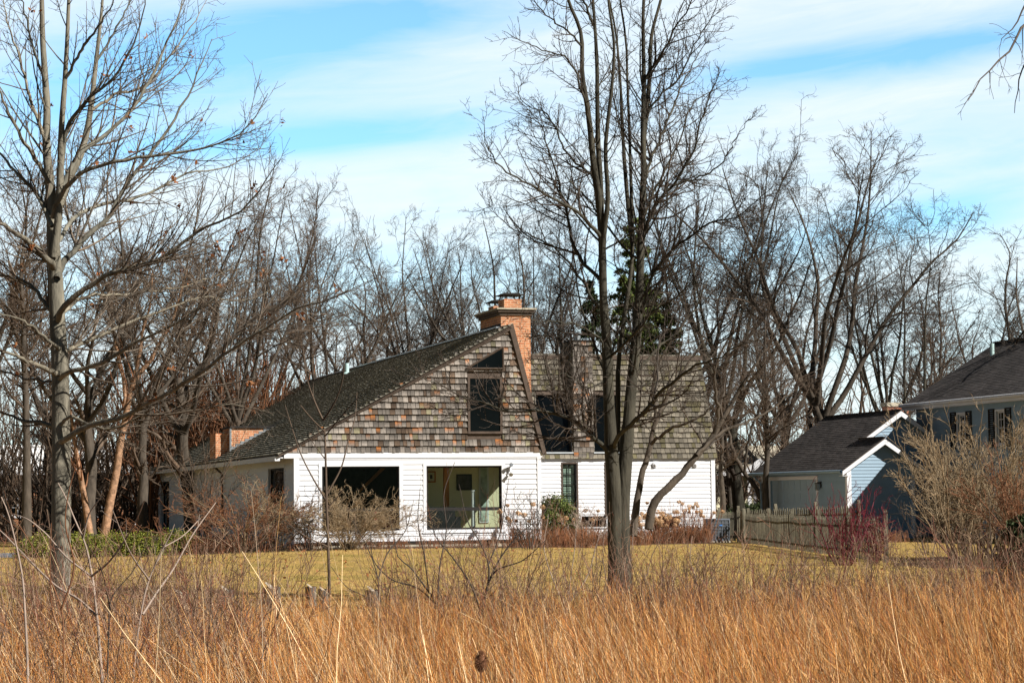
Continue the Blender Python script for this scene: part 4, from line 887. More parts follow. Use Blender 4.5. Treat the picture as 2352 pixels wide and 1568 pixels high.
tips = np.vstack([g3[0][0][:, -1], g2[0][0][:, -1]]); cen = tips[rg.choice(len(tips), 70, replace=False)]
lb = MB(); leaves(lb, rg, cen, 560, .022, .055, .5, 1.3, .2); lb.build('dead_leaves', M['dry_leaf'], tree)

# ---------------- generic trees for the wood behind: six grown variants, every standing tree an object of its own
def make_tree(seed, H, style, label, bark, twig, cat='tree', group=None, lod=1.):
    rg = np.random.RandomState(seed)
    root = empty('bare_tree', (0, 0, -50), 0, label, cat, group)
    ys = np.linspace(0, 1, 9); k = {'oak': .42, 'vase': .34, 'tall': .9, 'thin': .95}[style]
    tp = np.stack([np.cumsum(rg.normal(size=9)) * .009 * H * ys, np.cumsum(rg.normal(size=9)) * .009 * H * ys, ys * H * k], 1); tp = catmull(tp, 18)
    r0 = H * {'oak': .0205, 'vase': .019, 'tall': .010, 'thin': .007}[style]
    Rr = np.linspace(r0, r0 * (.55 if style in ('oak', 'vase') else .1), 18) * (1 + .4 * np.exp(-np.linspace(0, 1, 18) * 14))
    trunkP = [tp]; trunkR = [Rr]
    if style in ('oak', 'vase'):
        nl = 6 if style == 'oak' else 8
        for i in range(nl):
            az_ = i * 2 * math.pi / nl + rg.uniform(-.4, .4); t_ = rg.uniform(.62, 1.) if style == 'oak' else rg.uniform(.8, 1.); j = int(t_ * 17)
            sp = rg.uniform(.35, .85) if style == 'oak' else rg.uniform(.22, .56); ln = H * rg.uniform(.52, .66) * (1 if style == 'oak' else 1.12); pts = [tp[j]]
            d = norm(np.array([math.cos(az_) * sp, math.sin(az_) * sp, .75])); st_ = ln / 8
            for q in range(8): pts.append(pts[-1] + d * st_); d = norm(d + rg.normal(size=3) * (.17 if style == 'oak' else .11) + np.array([0, 0, .07]))
            trunkP.append(catmull(pts, 18)); trunkR.append(np.linspace(Rr[j] * .58, .02, 18) ** 1.0)
    TP = np.array(trunkP); TR = np.array(trunkR); mb = MB(); mb.tubes(TP, TR, 9, jit=.05)
    mb.build('trunk', M[bark], root)
    s = 1 / lod
    aP, aR = TP, TR
    l1 = grow(rg, aP, aR, {'oak': .75, 'vase': .75, 'tall': 1.8, 'thin': 1.3}[style], .42, H * .07, H * (.24 if style != 'thin' else .12), 32, 70 if style == 'oak' else 52, 10, .14, .06 if style != 'thin' else .12, .5, .022, t0=.3 if style in ('oak', 'vase') else .35)
    l2 = grow(rg, *l1, 2.3 * lod, .42, .7, H * .11, 28, 65, 7, .18, .05, .5, .013, t0=.1); l2b = grow(rg, aP[1:] if len(aP) > 1 else aP, aR[1:] if len(aR) > 1 else aR, 1.8 * lod, .16, .7, H * .10, 28, 60, 6, .15, .06, .3, .012, t0=.35)
    l2 = (np.vstack([l2[0], catm(l2b[0], 7)]), np.vstack([l2[1], resr(l2b[1], 7)]))
    l3 = grow(rg, *l2, 4.2 * lod, .42, .4, 1.2, 28, 62, 4, .18, .05, .55, .0085, t0=.1)
    l4 = grow(rg, *l3, 5.6 * lod, .45, .25, .75, 25, 58, 3, .16, .04, .6, .0085, t0=.15)
    mb = MB(); crown_build(mb, rg, [l1, l2, l3, l4], (5, 4, 3, 3)); mb.build('crown', M[twig], root)
    return root
def catm(Pn, n):
    k = Pn.shape[1]; t = np.linspace(0, k - 1, n); i = np.minimum(t.astype(int), k - 2); f = (t - i)[None, :, None]; return Pn[:, i] * (1 - f) + Pn[:, i + 1] * f
def resr(R, n):
    k = R.shape[1]; t = np.linspace(0, k - 1, n); i = np.minimum(t.astype(int), k - 2); f = (t - i)[None]; return R[:, i] * (1 - f) + R[:, i + 1] * f

protos = {}
def proto(key, *a):
    if key not in protos: protos[key] = [make_tree(*a), False]
    return protos[key]
SPEC = {'oak_a': (21, 20., 'oak', 'x', 'bark_oak', 'twig'), 'oak_b': (22, 20., 'oak', 'x', 'bark_oak', 'twig_dark'), 'vase_a': (23, 20., 'vase', 'x', 'bark_oak', 'twig'),
        'vase_b': (24, 20., 'vase', 'x', 'bark_dark', 'twig_dark'), 'tall_a': (25, 20., 'tall', 'x', 'bark_oak', 'twig_brown'), 'thin_a': (26, 20., 'thin', 'x', 'bark_dark', 'twig_dark'),
        'rust_a': (27, 20., 'vase', 'x', 'bark_oak', 'twig_brown'), 'rust_b': (28, 20., 'oak', 'x', 'bark_oak', 'twig_brown')}
def place_tree(key, u, d, vtop, rz, label, sc_w=1.0, group='bare trees of the wood behind the houses'):
    p = proto(key, *SPEC[key]); g = gp(u, d); top = P(u, vtop, d)[2]; s = (top - g[2]) / 20.
    if key.startswith(('oak', 'rust_b')): s *= 1.0
    loc = (g[0], g[1], g[2] - .05)
    if not p[1]:
        o = p[0]; o.location = loc; o.rotation_euler = (0, 0, rz); o.scale = (s * sc_w, s * sc_w, s); o['label'] = label; o['group'] = group; p[1] = True
    else: o = copy_tree(p[0], loc, rz, (s * sc_w, s * sc_w, s), label, group)
    return o
place_tree('vase_a', 1893, 92, 262, .4, 'largest spreading bare tree, rising behind the grey garage', 1.12)
place_tree('vase_b', 1700, 96, 330, 1.9, 'bare tree left of the largest one, above the right end of the white wing', .9)
place_tree('oak_b', 1590, 100, 400, 3.1, 'crooked dark tree just right of the evergreen behind the wing', .9)
place_tree('thin_a', 2085, 98, 500, .2, 'slim bare tree over the red brick chimney right of the garage', 1.1)
place_tree('thin_a', 2128, 104, 470, 2.2, 'slim bare tree beside the left roof slope of the grey house', 1.1)
place_tree('tall_a', 2170, 112, 560, 1.2, 'distant bare tree low behind the left roof slope of the grey house', 1.1)
place_tree('oak_a', 2420, 90, 430, .9, 'spreading bare tree behind the grey house at the right edge', 1.05)
place_tree('oak_a', 1120, 97, 395, 4.0, 'crooked bare tree directly behind the big brick chimney', .85)
place_tree('vase_a', 955, 99, 440, 2.4, 'bare tree above the middle of the shake roof', .72)
place_tree('oak_b', 1030, 112, 520, .9, 'darker tree farther back between chimney and shake roof middle', .9)
place_tree('rust_a', 735, 95, 450, .5, 'round topped bare tree above the left half of the shake roof', .85)
place_tree('oak_a', 850, 104, 520, 2.2, 'bare tree with a long slanting limb behind the roof vent pipe', .95)
place_tree('vase_b', 1250, 102, 480, .2, 'bare tree between the brick chimney and the centre tree', .8)
place_tree('oak_b', 1350, 108, 520, 2.7, 'bare tree hidden partly by the stems of the centre tree', .8)
place_tree('rust_a', 560, 90, 400, 3.6, 'brownish bare tree at the tips of the left tree limbs', .9)
place_tree('rust_b', 440, 84, 350, 5.1, 'reddish brown bare tree behind the right limbs of the left tree', .95)
place_tree('rust_a', 330, 80, 330, 1.4, 'tall brownish tree above the birches', .8)
place_tree('rust_b', 205, 82, 380, 2.9, 'stout trunked tree just right of the left tree', .95)
place_tree('tall_a', 60, 78, 300, .3, 'tall brownish tree left of the grey trunked left tree', 1.2)
place_tree('rust_a', -60, 84, 340, 4.4, 'brownish tree cut by the left edge of the picture', 1.)
place_tree('oak_b', 110, 98, 520, 3.9, 'lower tree behind the trunk of the left tree', 1.)
place_tree('vase_b', 650, 110, 560, 1.1, 'distant low tree behind the far end of the shake roof', 1.)
place_tree('tall_a', 1760, 88, 640, 4.1, 'short twiggy tree behind the left eave of the garage', 1.5)
place_tree('oak_a', 1815, 108, 480, 1.0, 'bare tree farther back left of the largest tree', .9)
place_tree('rust_b', 1480, 116, 520, .1, 'distant bare tree behind the evergreen', .9)
place_tree('tall_a', 1660, 82, 760, 2.0, 'low twiggy tree behind the right corner of the mansard roof', 1.7)
place_tree('vase_b', 2010, 116, 520, 3.3, 'distant bare tree over the upper garage gable', 1.)
place_tree('oak_b', 2290, 118, 600, 5.2, 'distant bare tree over the ridge of the grey house', 1.)
place_tree('oak_b', 1678, 99, 700, .5, 'dark thick trunked tree standing between the wing and the garage', .8)
for o_, used in protos.values(): assert used

# distant wood as one mass
rg = np.random.RandomState(77); wb = MB()
for i in range(120):
    x = rg.uniform(-75, 75); y = rg.uniform(125, 185); H = rg.uniform(8, 13) * (y / 130) ; n = 10
    tp = np.stack([x + np.cumsum(rg.normal(size=n)) * .12, y + np.zeros(n), np.linspace(0, H * .92, n)], 1)[None]; tr_ = np.linspace(H * .016, .03, n)[None]
    l1 = grow(rg, tp, tr_, 2.2, .45, 1.5, H * .4, 32, 70, 7, .18, .07, .45, .03, t0=.2); l2 = grow(rg, *l1, 1.1, .42, .7, 2.2, 28, 60, 4, .15, .05, .5, .02, t0=.1); l3 = grow(rg, *l2, 1.6, .5, .5, 1.2, 28, 60, 3, .15, .04, .5, .013, t0=.1)
    c = colvar(rg, 1, .7, 1.2, .1)[0]
    for q, sd in (((tp, tr_), 5), (l1, 4), (l2, 3), (l3, 3)): wb.tubes(q[0], q[1], sd, c)
tag(wb.build('distant_wood', M['twig_brown']), 'far bare woodland closing the view behind the houses', None, None, 'stuff')
# understorey brush at the wood's edge
ub = MB()
def brush_mass(mb, rg, n, xr, yr, Hr, dens=1.3, rmin=.009, spread=.5):
    x = rg.uniform(*xr, n); y = rg.uniform(*yr, n); H = rg.uniform(*Hr, n); K = 7
    Pn = np.zeros((n, K, 3)); Pn[:, 0] = np.stack([x, y, gz(x, y)], 1); d = norm(np.stack([rg.normal(size=n) * spread, rg.normal(size=n) * spread, np.ones(n)], 1))
    for j in range(1, K): Pn[:, j] = Pn[:, j - 1] + d * (H / (K - 1))[:, None]; d = norm(d + rg.normal(size=(n, 3)) * .10 + [0, 0, .04])
    R = np.linspace(1, .3, K)[None] * (H * .006 + rmin)[:, None]
    l1 = grow(rg, Pn, R, dens, .4, .3, 1.4, 22, 55, 4, .12, .06, .5, rmin, t0=.15); l2 = grow(rg, *l1, dens * 1.6, .5, .2, .7, 25, 55, 3, .14, .05, .6, rmin * .8, t0=.1)
    for q, sd in (((Pn, R), 4), (l1, 3), (l2, 3)): mb.tubes(q[0], q[1], sd, colvar(rg, len(q[0]), .6, 1.4, .12))
brush_mass(ub, rg, 900, (-34, -8), (93, 116), (4, 9), 1.2)
brush_mass(ub, rg, 420, (-14, 10), (100, 124), (3, 7), 1.2)
brush_mass(ub, rg, 560, (6, 32), (99, 120), (3, 7.5), 1.2)
tag(ub.build('underbrush', M['twig_brown']), 'brown tangled underbrush along the edge of the wood', None, None, 'stuff')
ub = MB(); rg = np.random.RandomState(9); brush_mass(ub, rg, 330, (-15.5, -9.5), (92, 100), (5, 8.5), 1.4, spread=.18)
tag(ub.build('rusty_thicket', M['twig_rust']), 'rust brown upright twig thicket behind the far end of the shake roof', None, None, 'stuff')

# ---------------- river birches
def birch(us, y, label):
    b0 = gp(us[0][0][0][0], y); o = empty('birch', tuple(b0), 0, label, 'tree', 'peeling orange birches behind the hedge'); rgb = np.random.RandomState(int(us[0][0][0][0])); tb_ = MB(); SPb = []; SRb = []
    for pts, r0, r1 in us:
        c, r = limb(pts, y, y + rgb.uniform(-1, 1), r0, r1, 24); c = c - b0; tb_.tubes(c, r, 10, jit=.05); SPb.append(c); SRb.append(r)
    tb_.build('trunk', M['bark_birch'], o); SPb = np.array(SPb); SRb = np.array(SRb)
    l1 = grow(rgb, SPb, SRb, 1.4, .25, .8, 2.6, 25, 50, 8, .1, .06, .4, .014, t0=.25); l2 = grow(rgb, *l1, 2.2, .4, .4, 1.2, 25, 55, 4, .12, .02, .5, .009); l3 = grow(rgb, *l2, 2.6, .4, .2, .6, 25, 55, 3, .12, .0, .5, .007)
    cb = MB(); crown_build(cb, rgb, [l1, l2, l3], (5, 3, 3)); cb.build('crown', M['twig_rust'], o)
birch([([(240, 1232), (248, 1180), (268, 1080), (280, 1000), (292, 940), (300, 900), (318, 860), (345, 830), (365, 790), (395, 740), (410, 690), (430, 620)], .17, .03), ([(292, 940), (305, 880), (320, 820), (328, 760), (345, 700), (350, 620)], .10, .02)], 79, 'forked orange barked birch leaning right behind the hedge')
birch([([(207, 1226), (200, 1180), (190, 1120), (176, 1040), (165, 960), (150, 900)], .14, .03), ([(288, 935), (285, 880), (272, 820), (262, 760), (258, 700), (255, 640)], .08, .02)], 81, 'thinner orange barked birch leaning left behind the hedge')

# ---------------- leaning crab apple trees in front of the wing
def leaner(trunks, y, label, seed, nb=1.0):
    b0 = gp(trunks[0][0][0][0], y); o = empty('crab_apple_tree', tuple(b0), 0, label, 'tree', 'leaning ornamental trees beside the white wing'); r_ = np.random.RandomState(seed); tb_ = MB(); SPb = []; SRb = []
    for pts, r0, r1, y1 in trunks:
        c, r = limb(pts, y, y1, r0, r1, 24, .02, r_); c = c - b0; tb_.tubes(c, r, 10, jit=.10); SPb.append(c); SRb.append(r)
    tb_.build('trunk', M['bark_oak'], o); SPb = np.array(SPb); SRb = np.array(SRb)
    l1 = grow(r_, SPb[:, 8:], SRb[:, 8:], 2.0 * nb, .5, 1.2, 3.2, 30, 75, 9, .22, .05, .5, .014, t0=.1); l2 = grow(r_, *l1, 3.2, .42, .5, 1.3, 30, 70, 6, .2, .03, .5, .009); l3 = grow(r_, *l2, 4.0, .42, .25, .8, 30, 65, 4, .2, .02, .5, .007); l4 = grow(r_, *l3, 2.6, .4, .1, .35, 30, 65, 3, .2, .02, .6, .006)
    cb = MB(); crown_build(cb, r_, [l1, l2, l3, l4], (6, 4, 3, 3)); cb.build('crown', M['twig'], o)
leaner([([(1490, 1215), (1505, 1150), (1543, 1111), (1575, 1075), (1612, 1031), (1640, 995), (1680, 930), (1720, 860), (1760, 800)], .15, .03, 70), ([(1640, 995), (1650, 940), (1640, 880), (1660, 800), (1690, 760)], .07, .02, 68), ([(1600, 1045), (1660, 990), (1740, 960), (1820, 900)], .06, .02, 71)], 69, 'dark trunk leaning far to the right across the white wing', 41)
leaner([([(1455, 1230), (1459, 1168), (1471, 1107), (1491, 1035), (1507, 966), (1531, 914), (1570, 850), (1620, 780)], .13, .025, 71.5), ([(1495, 1020), (1530, 990), (1600, 960), (1680, 900)], .06, .02, 69), ([(1507, 966), (1500, 900), (1520, 820), (1560, 750)], .06, .02, 70)], 70, 'slimmer leaning trunk close behind the centre tree', 42)
leaner([([(1765, 1215), (1752, 1150), (1738, 1120), (1710, 1085), (1690, 1050), (1672, 990), (1650, 930), (1640, 860)], .13, .03, 92), ([(1752, 1150), (1760, 1080), (1768, 1010), (1790, 950), (1800, 880)], .09, .02, 93), ([(1710, 1085), (1720, 1000), (1750, 920), (1770, 850)], .06, .02, 90)], 91, 'twisted small tree beside the garage corner', 43, 1.2)

# ---------------- evergreens
def conifer(u, y, vtop, rad, label, seed, needle='needle', dens=1., zlow=.12, lsz=.11):
    b0 = gp(u, y); H = P(u, vtop, y)[2] - b0[2]; o = empty('evergreen_tree', tuple(b0), 0, label, 'tree'); r_ = np.random.RandomState(seed)
    tb_ = MB(); n = 14; tp = np.stack([np.zeros(n), np.zeros(n), np.linspace(0, H, n)], 1); tr_ = np.linspace(H * .014, .02, n); tb_.tubes(tp, tr_, 8); tb_.build('trunk', M['bark_dark'], o)
    nb_ = max(70, int(H * 9 * dens)); z = H * (zlow + (1 - zlow) * r_.rand(nb_) ** .8); az_ = r_.rand(nb_) * 6.283; ln = rad * (1 - z / H) ** .75 * r_.uniform(.6, 1.15, nb_) + .15; K = 6
    Pn = np.zeros((nb_, K, 3)); Pn[:, 0, 2] = z; d = np.stack([np.cos(az_), np.sin(az_), r_.uniform(-.15, .35, nb_)], 1)
    for j in range(1, K): Pn[:, j] = Pn[:, j - 1] + d * (ln / (K - 1))[:, None]; d = norm(d + np.array([0, 0, -.10 if j < 3 else .10]) + r_.normal(size=(nb_, 3)) * .06)
    cb = MB(); cb.tubes(Pn, np.linspace(.03, .008, K)[None].repeat(nb_, 0), 3); l2 = grow(r_, Pn, np.full((nb_, K), .01), 3.0, .4, .2, .9, 30, 60, 3, .1, -.02, .8, .005, t0=.2)
    cb.tubes(l2[0], l2[1], 3); cb.build('branches', M['twig_dark'], o)
    fb = MB(); pts = np.vstack([l2[0].reshape(-1, 3), Pn[:, 2:].reshape(-1, 3)]); leaves(fb, r_, pts, int(60000 * dens), lsz * .5, lsz, .45, 1.5, .12); fb.build('foliage', M[needle], o)
conifer(1462, 93, 500, 2.3, 'narrow dark evergreen rising behind the stems of the centre tree', 51)
conifer(1530, 99, 690, 2.4, 'lower evergreen just right of the tall narrow one', 52, dens=.6)
conifer(1368, 97, 640, 1.5, 'thin dark evergreen behind the shingled chase', 53, 'needle_dark', .5)
conifer(2368, 31, 1190, .62, 'small dark juniper at the lower right edge', 54, 'needle_dark', 1.3, .02, .045)
def bush_ball(loc, rx, ry, rz_, label, seed, leafm, n, size, cat='bush', name='evergreen_bush', group=None):
    o = empty(name, loc, 0, label, cat, group); r_ = np.random.RandomState(seed)
    m = 60; d = norm(np.stack([r_.normal(size=m), r_.normal(size=m), np.abs(r_.normal(size=m)) + .15], 1)); K = 5; Pn = np.zeros((m, K, 3))
    e = d * np.array([rx, ry, rz_]) * r_.uniform(.7, 1., m)[:, None]
    for j in range(K): Pn[:, j] = e * (j / (K - 1)) * np.array([1, 1, 1])
    sb_ = MB(); sb_.tubes(Pn, np.linspace(.02, .006, K)[None].repeat(m, 0), 4); sb_.build('stems', M['twig_dark'], o)
    q = norm(r_.normal(size=(420, 3))); q[:, 2] = np.abs(q[:, 2]); q = q * np.array([rx, ry, rz_]) * (r_.uniform(.72, 1.03, 420) ** .6)[:, None]; q[:, 2] = np.maximum(q[:, 2], .03)
    fb = MB(); leaves(fb, r_, q, n, min(rx, rz_) * .12, size, .4, 1.5, .12); fb.build('foliage', M[leafm], o); return o
bush_ball(wpt(10.2, 7.0, .1), .85, .7, 1.55, 'clipped green yew bush against the white wing beside the main house corner', 61, 'needle', 15000, .07)
HG = 'clipped hedge bushes on the left of the lawn'
for k, (u, y, rx, lb_) in enumerate(((95, 62, .75, 'low green hedge bush left of the grey tree trunk'), (190, 61, .8, 'low green hedge bush right of the grey tree trunk'), (262, 62, .8, 'low green hedge bush below the forked birch'), (330, 61, .8, 'low green hedge bush between birch and house'), (405, 63, .8, 'low dark hedge bush by the far end of the house'))):
    g = gp(u, y); bush_ball((g[0], g[1], g[2] - .02), rx, .5, .62, lb_, 62 + k, 'box_leaf', 7000, .05, 'bush', 'hedge_bush', HG)
for k, u in enumerate((1705, 1745)):
    g = gp(u, 98); bush_ball((g[0], g[1], g[2]), .9, .6, 1.25, ('dark hedge block behind the picket fence, left one' if k == 0 else 'dark hedge block behind the picket fence, next to the garage'), 70 + k, 'needle_dark', 6000, .09, 'bush', 'hedge_bush', 'dark hedge behind the picket fence')

# ---------------- bare shrubs
def shrub(u, y, vtop, width, label, seed, twig, nst=16, dens=3.0, spread=.55, arch=0., rmin=.004, stem_r=.014, name='bare_shrub', cat='shrub', group=None, xy=None, wander=.10, deep=True, up=.04, l1max=.9, stem_m=None):
    b0 = gp(u, y) if xy is None else np.array([xy[0], xy[1], float(gz(*xy))])
    H = P(u, vtop, y)[2] - b0[2] if xy is None else vtop
    o = empty(name, tuple(b0), 0, label, cat, group); r_ = np.random.RandomState(seed); K = 10
    az_ = r_.rand(nst) * 6.283; rr_ = np.sqrt(r_.rand(nst)); Pn = np.zeros((nst, K, 3)); Pn[:, 0] = np.stack([np.cos(az_) * rr_ * width * .12, np.sin(az_) * rr_ * width * .12, np.zeros(nst) - .03], 1)
    tgt = rr_ * width * .5 / max(H, .1) * spread / .55; d = norm(np.stack([np.cos(az_) * tgt, np.sin(az_) * tgt, np.ones(nst)], 1)); ln = H * r_.uniform(.65, 1.05, nst) * np.sqrt(1 + tgt ** 2 * .6)
    for j in range(1, K): Pn[:, j] = Pn[:, j - 1] + d * (ln / (K - 1))[:, None]; d = norm(d + r_.normal(size=(nst, 3)) * wander + np.stack([np.cos(az_) * arch * .1, np.sin(az_) * arch * .1, np.full(nst, up - arch * .12)], 1))
    R = np.linspace(1, .35, K)[None] * (stem_r * r_.uniform(.6, 1.2, nst))[:, None]
    sb_ = MB(); sb_.tubes(Pn, R, 5, colvar(r_, nst, .75, 1.2)); sb_.build('stems', M[stem_m or twig], o)
    dens = dens * 1.7
    l1 = grow(r_, Pn, R, dens, .35, .2, l1max, 22, 58, 6, wander * 1.3, up, .55, rmin * 1.3, t0=.2); l2 = grow(r_, *l1, dens * 1.3, .42, .12, .5, 25, 60, 4, wander * 1.5, up, .6, rmin, t0=.1)
    gr = [l1, l2]
    if deep: gr.append(grow(r_, *l2, dens * 1.1, .42, .08, .3, 25, 60, 3, wander * 1.5, up, .6, rmin * .9, t0=.1))
    cb = MB(); crown_build(cb, r_, gr, (4, 3, 3)); cb.build('twigs', M[twig], o); return o, b0, Pn, gr
shrub(560, 61.5, 1068, 3.0, 'wide arching reddish brown shrub before the shaded left wall', 81, 'twig_rust', 34, 3.2, .8, .9, .006, .018, wander=.16, l1max=1.1, stem_m='shrub_tan')
shrub(470, 66, 930, 1.7, 'taller olive twigged shrub behind the wide arching one', 82, 'twig_brown', 14, 1.8, .6, .3, .006, .02, wander=.14)
shrub(640, 62.3, 1090, 1.8, 'dense brown shrub close to the front left house corner', 83, 'shrub_tan', 24, 3.2, .7, .5, .006, .016, wander=.16)
shrub(800, 61.8, 1095, 2.1, 'dense rounded bare shrub in front of the left picture window', 84, 'shrub_tan', 46, 4.2, 1.0, .7, .0055, .013, wander=.17, l1max=.7)
shrub(715, 61.6, 1110, 1.2, 'crooked stemmed shrub against the white left corner of the house', 85, 'twig_dark', 12, 3.6, .8, .3, .006, .018, wander=.2, l1max=.6)
shrub(1215, 62.0, 1098, 1.7, 'open fine twigged shrub at the right corner of the main house front', 86, 'twig_dark', 12, 3.0, .9, .1, .0055, .014, wander=.15)
shrub(1340, 66, 1150, 1.5, 'pale thin twigged shrub before the yew bush', 87, 'twig_pale', 16, 3.0, .9, .1, .005, .010, wander=.12)
shrub(1936, 50.5, 1118, 1.7, 'red stemmed dogwood in front of the picket fence', 88, 'twig_red', 30, 1.6, .75, 0, .006, .012, name='dogwood_shrub', wander=.08, up=.07)
shrub(2005, 51.5, 1150, .9, 'small red stemmed shrub at the right end of the picket fence', 89, 'twig_red', 16, 3.0, .7, 0, .0055, .009, name='dogwood_shrub', wander=.08, up=.07)
SG = 'tall bare shrubs in the mulch bed on the right'
shrub(2208, 53.5, 1020, 2.3, 'leftmost tall olive stemmed shrub in the mulch bed', 90, 'shrub_tan', 22, 3.0, 1.0, 0, .006, .024, group=SG, wander=.12, up=.05)
shrub(2245, 55.5, 948, 3.0, 'tallest olive stemmed shrub in the middle of the mulch bed', 91, 'shrub_tan', 26, 3.0, .9, 0, .006, .026, group=SG, wander=.12, up=.05)
shrub(2305, 54.0, 985, 2.8, 'olive stemmed shrub in the mulch bed below the grey house windows', 92, 'shrub_tan', 24, 3.0, .9, 0, .006, .024, group=SG, wander=.12, up=.05)
shrub(2368, 50.0, 1015, 2.6, 'brown shrub in the mulch bed cut by the right edge', 93, 'twig_rust', 22, 3.0, .9, 0, .006, .02, group=SG, wander=.12, up=.05)
shrub(2130, 60, 1120, 1.2, 'small shrub in front of the blue shaded garage wall', 94, 'twig_dark', 8, 1.2, .9, 0, .006, .014, wander=.12)

# ---------------- hydrangeas with dry flower heads
def hydrangea(s, t, W, H, nh, label, seed, thick=60, hr=.075):
    p = hx(s, t); b0 = (p[0], p[1], float(gz(p[0], p[1]))); o = empty('hydrangea', b0, 0, label, 'shrub', 'dried hydrangeas along the white walls'); r_ = np.random.RandomState(seed)
    n = thick; K = 6; Pn = np.zeros((n, K, 3)); bx = r_.uniform(-.5, .5, n) * W; Pn[:, 0] = np.stack([bx, r_.uniform(-.25, .25, n), np.zeros(n)], 1)
    d = norm(np.stack([r_.normal(size=n) * .22 + bx * .2, r_.normal(size=n) * .2, np.ones(n)], 1)); ln = H * r_.uniform(.45, 1.05, n); ln[:nh] = H * r_.uniform(.6, 1.08, nh)
    for j in range(1, K): Pn[:, j] = Pn[:, j - 1] + d * (ln / (K - 1))[:, None]; d = norm(d + r_.normal(size=(n, 3)) * .07)
    sb_ = MB(); sb_.tubes(Pn, np.full((n, K), .0055), 3, colvar(r_, n, .7, 1.5, .1)); l = grow(r_, Pn, np.full((n, K), .005), 2.5, .3, .1, .4, 20, 50, 3, .1, .05, .7, .004); sb_.tubes(l[0], l[1], 3); sb_.build('stems', M['twig_rust'], o)
    for k in range(nh):
        c = Pn[k, -1]; rr_ = hr * r_.uniform(.65, 1.2); q = norm(r_.normal(size=(170, 3))) * rr_ * r_.uniform(.75, 1, (170, 1)) * np.array([1, 1, .8]) + c
        fb = MB(); leaves(fb, r_, q, 330, .004, .028, .6, 1.25, .08); fb.build('flower_head', M['flower'], o)
hydrangea(14.0, T - 1.6, 1.2, 1.05, 60, 'hydrangea with many crowded pale heads just right of the centre trunk', 101, 90, .085)
hydrangea(14.9, T - .8, 1.2, 1.5, 12, 'tall hydrangea with golden heads below the leaning trunk', 102, 60)
hydrangea(15.75, T - 1.3, 1.1, 1.3, 14, 'hydrangea with golden heads just left of the air conditioner', 103, 150)
hydrangea(6.9, -.9, 1.6, 1.25, 13, 'thin hydrangea with scattered heads at the main house corner', 104, 50)
hydrangea(10.6, 6.0, 1.7, 1.15, 11, 'thin hydrangea with scattered heads before the yew bush', 105, 60)
# brown perennial stubble of the beds
st = MB(); rg = np.random.RandomState(31)
def stubble(mb, cx, cy, wx, wy, n, h, lean=.25):
    x = rg.uniform(-1, 1, n) * wx; y = rg.uniform(-1, 1, n) * wy; ca, sa = math.cos(TH), math.sin(TH); X = cx + x * ca - y * sa; Y = cy + x * sa + y * ca
    K = 4; Pn = np.zeros((n, K, 3)); Pn[:, 0] = np.stack([X, Y, gz(X, Y)], 1); d = norm(np.stack([rg.normal(size=n) * lean, rg.normal(size=n) * lean, np.ones(n)], 1)); ln = h * rg.uniform(.4, 1.1, n)
    for j in range(1, K): Pn[:, j] = Pn[:, j - 1] + d * (ln / (K - 1))[:, None]; d = norm(d + rg.normal(size=(n, 3)) * .14)
    mb.tubes(Pn, np.full((n, K), .005), 3, colvar(rg, n, .6, 1.6, .15))
for (s_, t_, wx, wy, n, h) in ((15.2, T - 1.5, 1.0, .35, 1300, .62), (13.2, T - 1.6, 2.0, .4, 900, .5), (10.4, 5.6, 2.6, .5, 1500, .55), (7.6, -1.0, 1.3, .3, 700, .6), (19.2, T - 1.5, 1.7, .7, 1700, .6), (20.6, T - 4.5, 1.4, .9, 900, .4), (1.2, -1.7, 1.8, .5, 500, .3), (-2.2, -1.0, 1.2, 1.2, 900, .5), (5.0, -1.2, 1.6, .3, 300, .3)):
    p = hx(s_, t_); stubble(st, p[0], p[1], wx, wy, n, h)
tag(st.build('dead_perennials', M['twig_rust']), 'rust brown dead perennial stalks filling the beds along the walls', None, None, 'stuff')
blob_sheet('mulch_bed', [hx(-5, -3.4)[:2], hx(-1, -3.0)[:2], hx(3, -2.6)[:2], hx(7, -2.0)[:2], hx(7.4, -.1)[:2], hx(3, -.1)[:2], hx(-.2, -.1)[:2], hx(-.3, 8)[:2], hx(-3, 8)[:2]], M['mulch'], .006, 'dark mulch bed along the main house')
blob_sheet('garden_bed', [hx(7.8, -1.2)[:2], hx(10, 4.6)[:2], hx(13, T - 2.2)[:2], hx(17, T - 2.1)[:2], hx(16.2, T - .1)[:2], hx(8, T - .1)[:2]], M['mulch'], .008, 'brown bed along the white wing')
q = [gp(2050, 50), gp(2150, 48), gp(2300, 47), gp(2450, 46.5), gp(2480, 56), gp(2300, 59), gp(2150, 58), gp(2070, 55)]
blob_sheet('shrub_bed', [a_[:2] for a_ in q], M['mulch'], .007, 'dark mulch bed under the tall shrubs')
q = [gp(-300, 63), gp(52, 63), gp(60, 66), gp(60, 72), gp(-300, 72)]
blob_sheet('driveway', [a_[:2] for a_ in q], M['asphalt'], .008, 'grey asphalt driveway at the left edge')

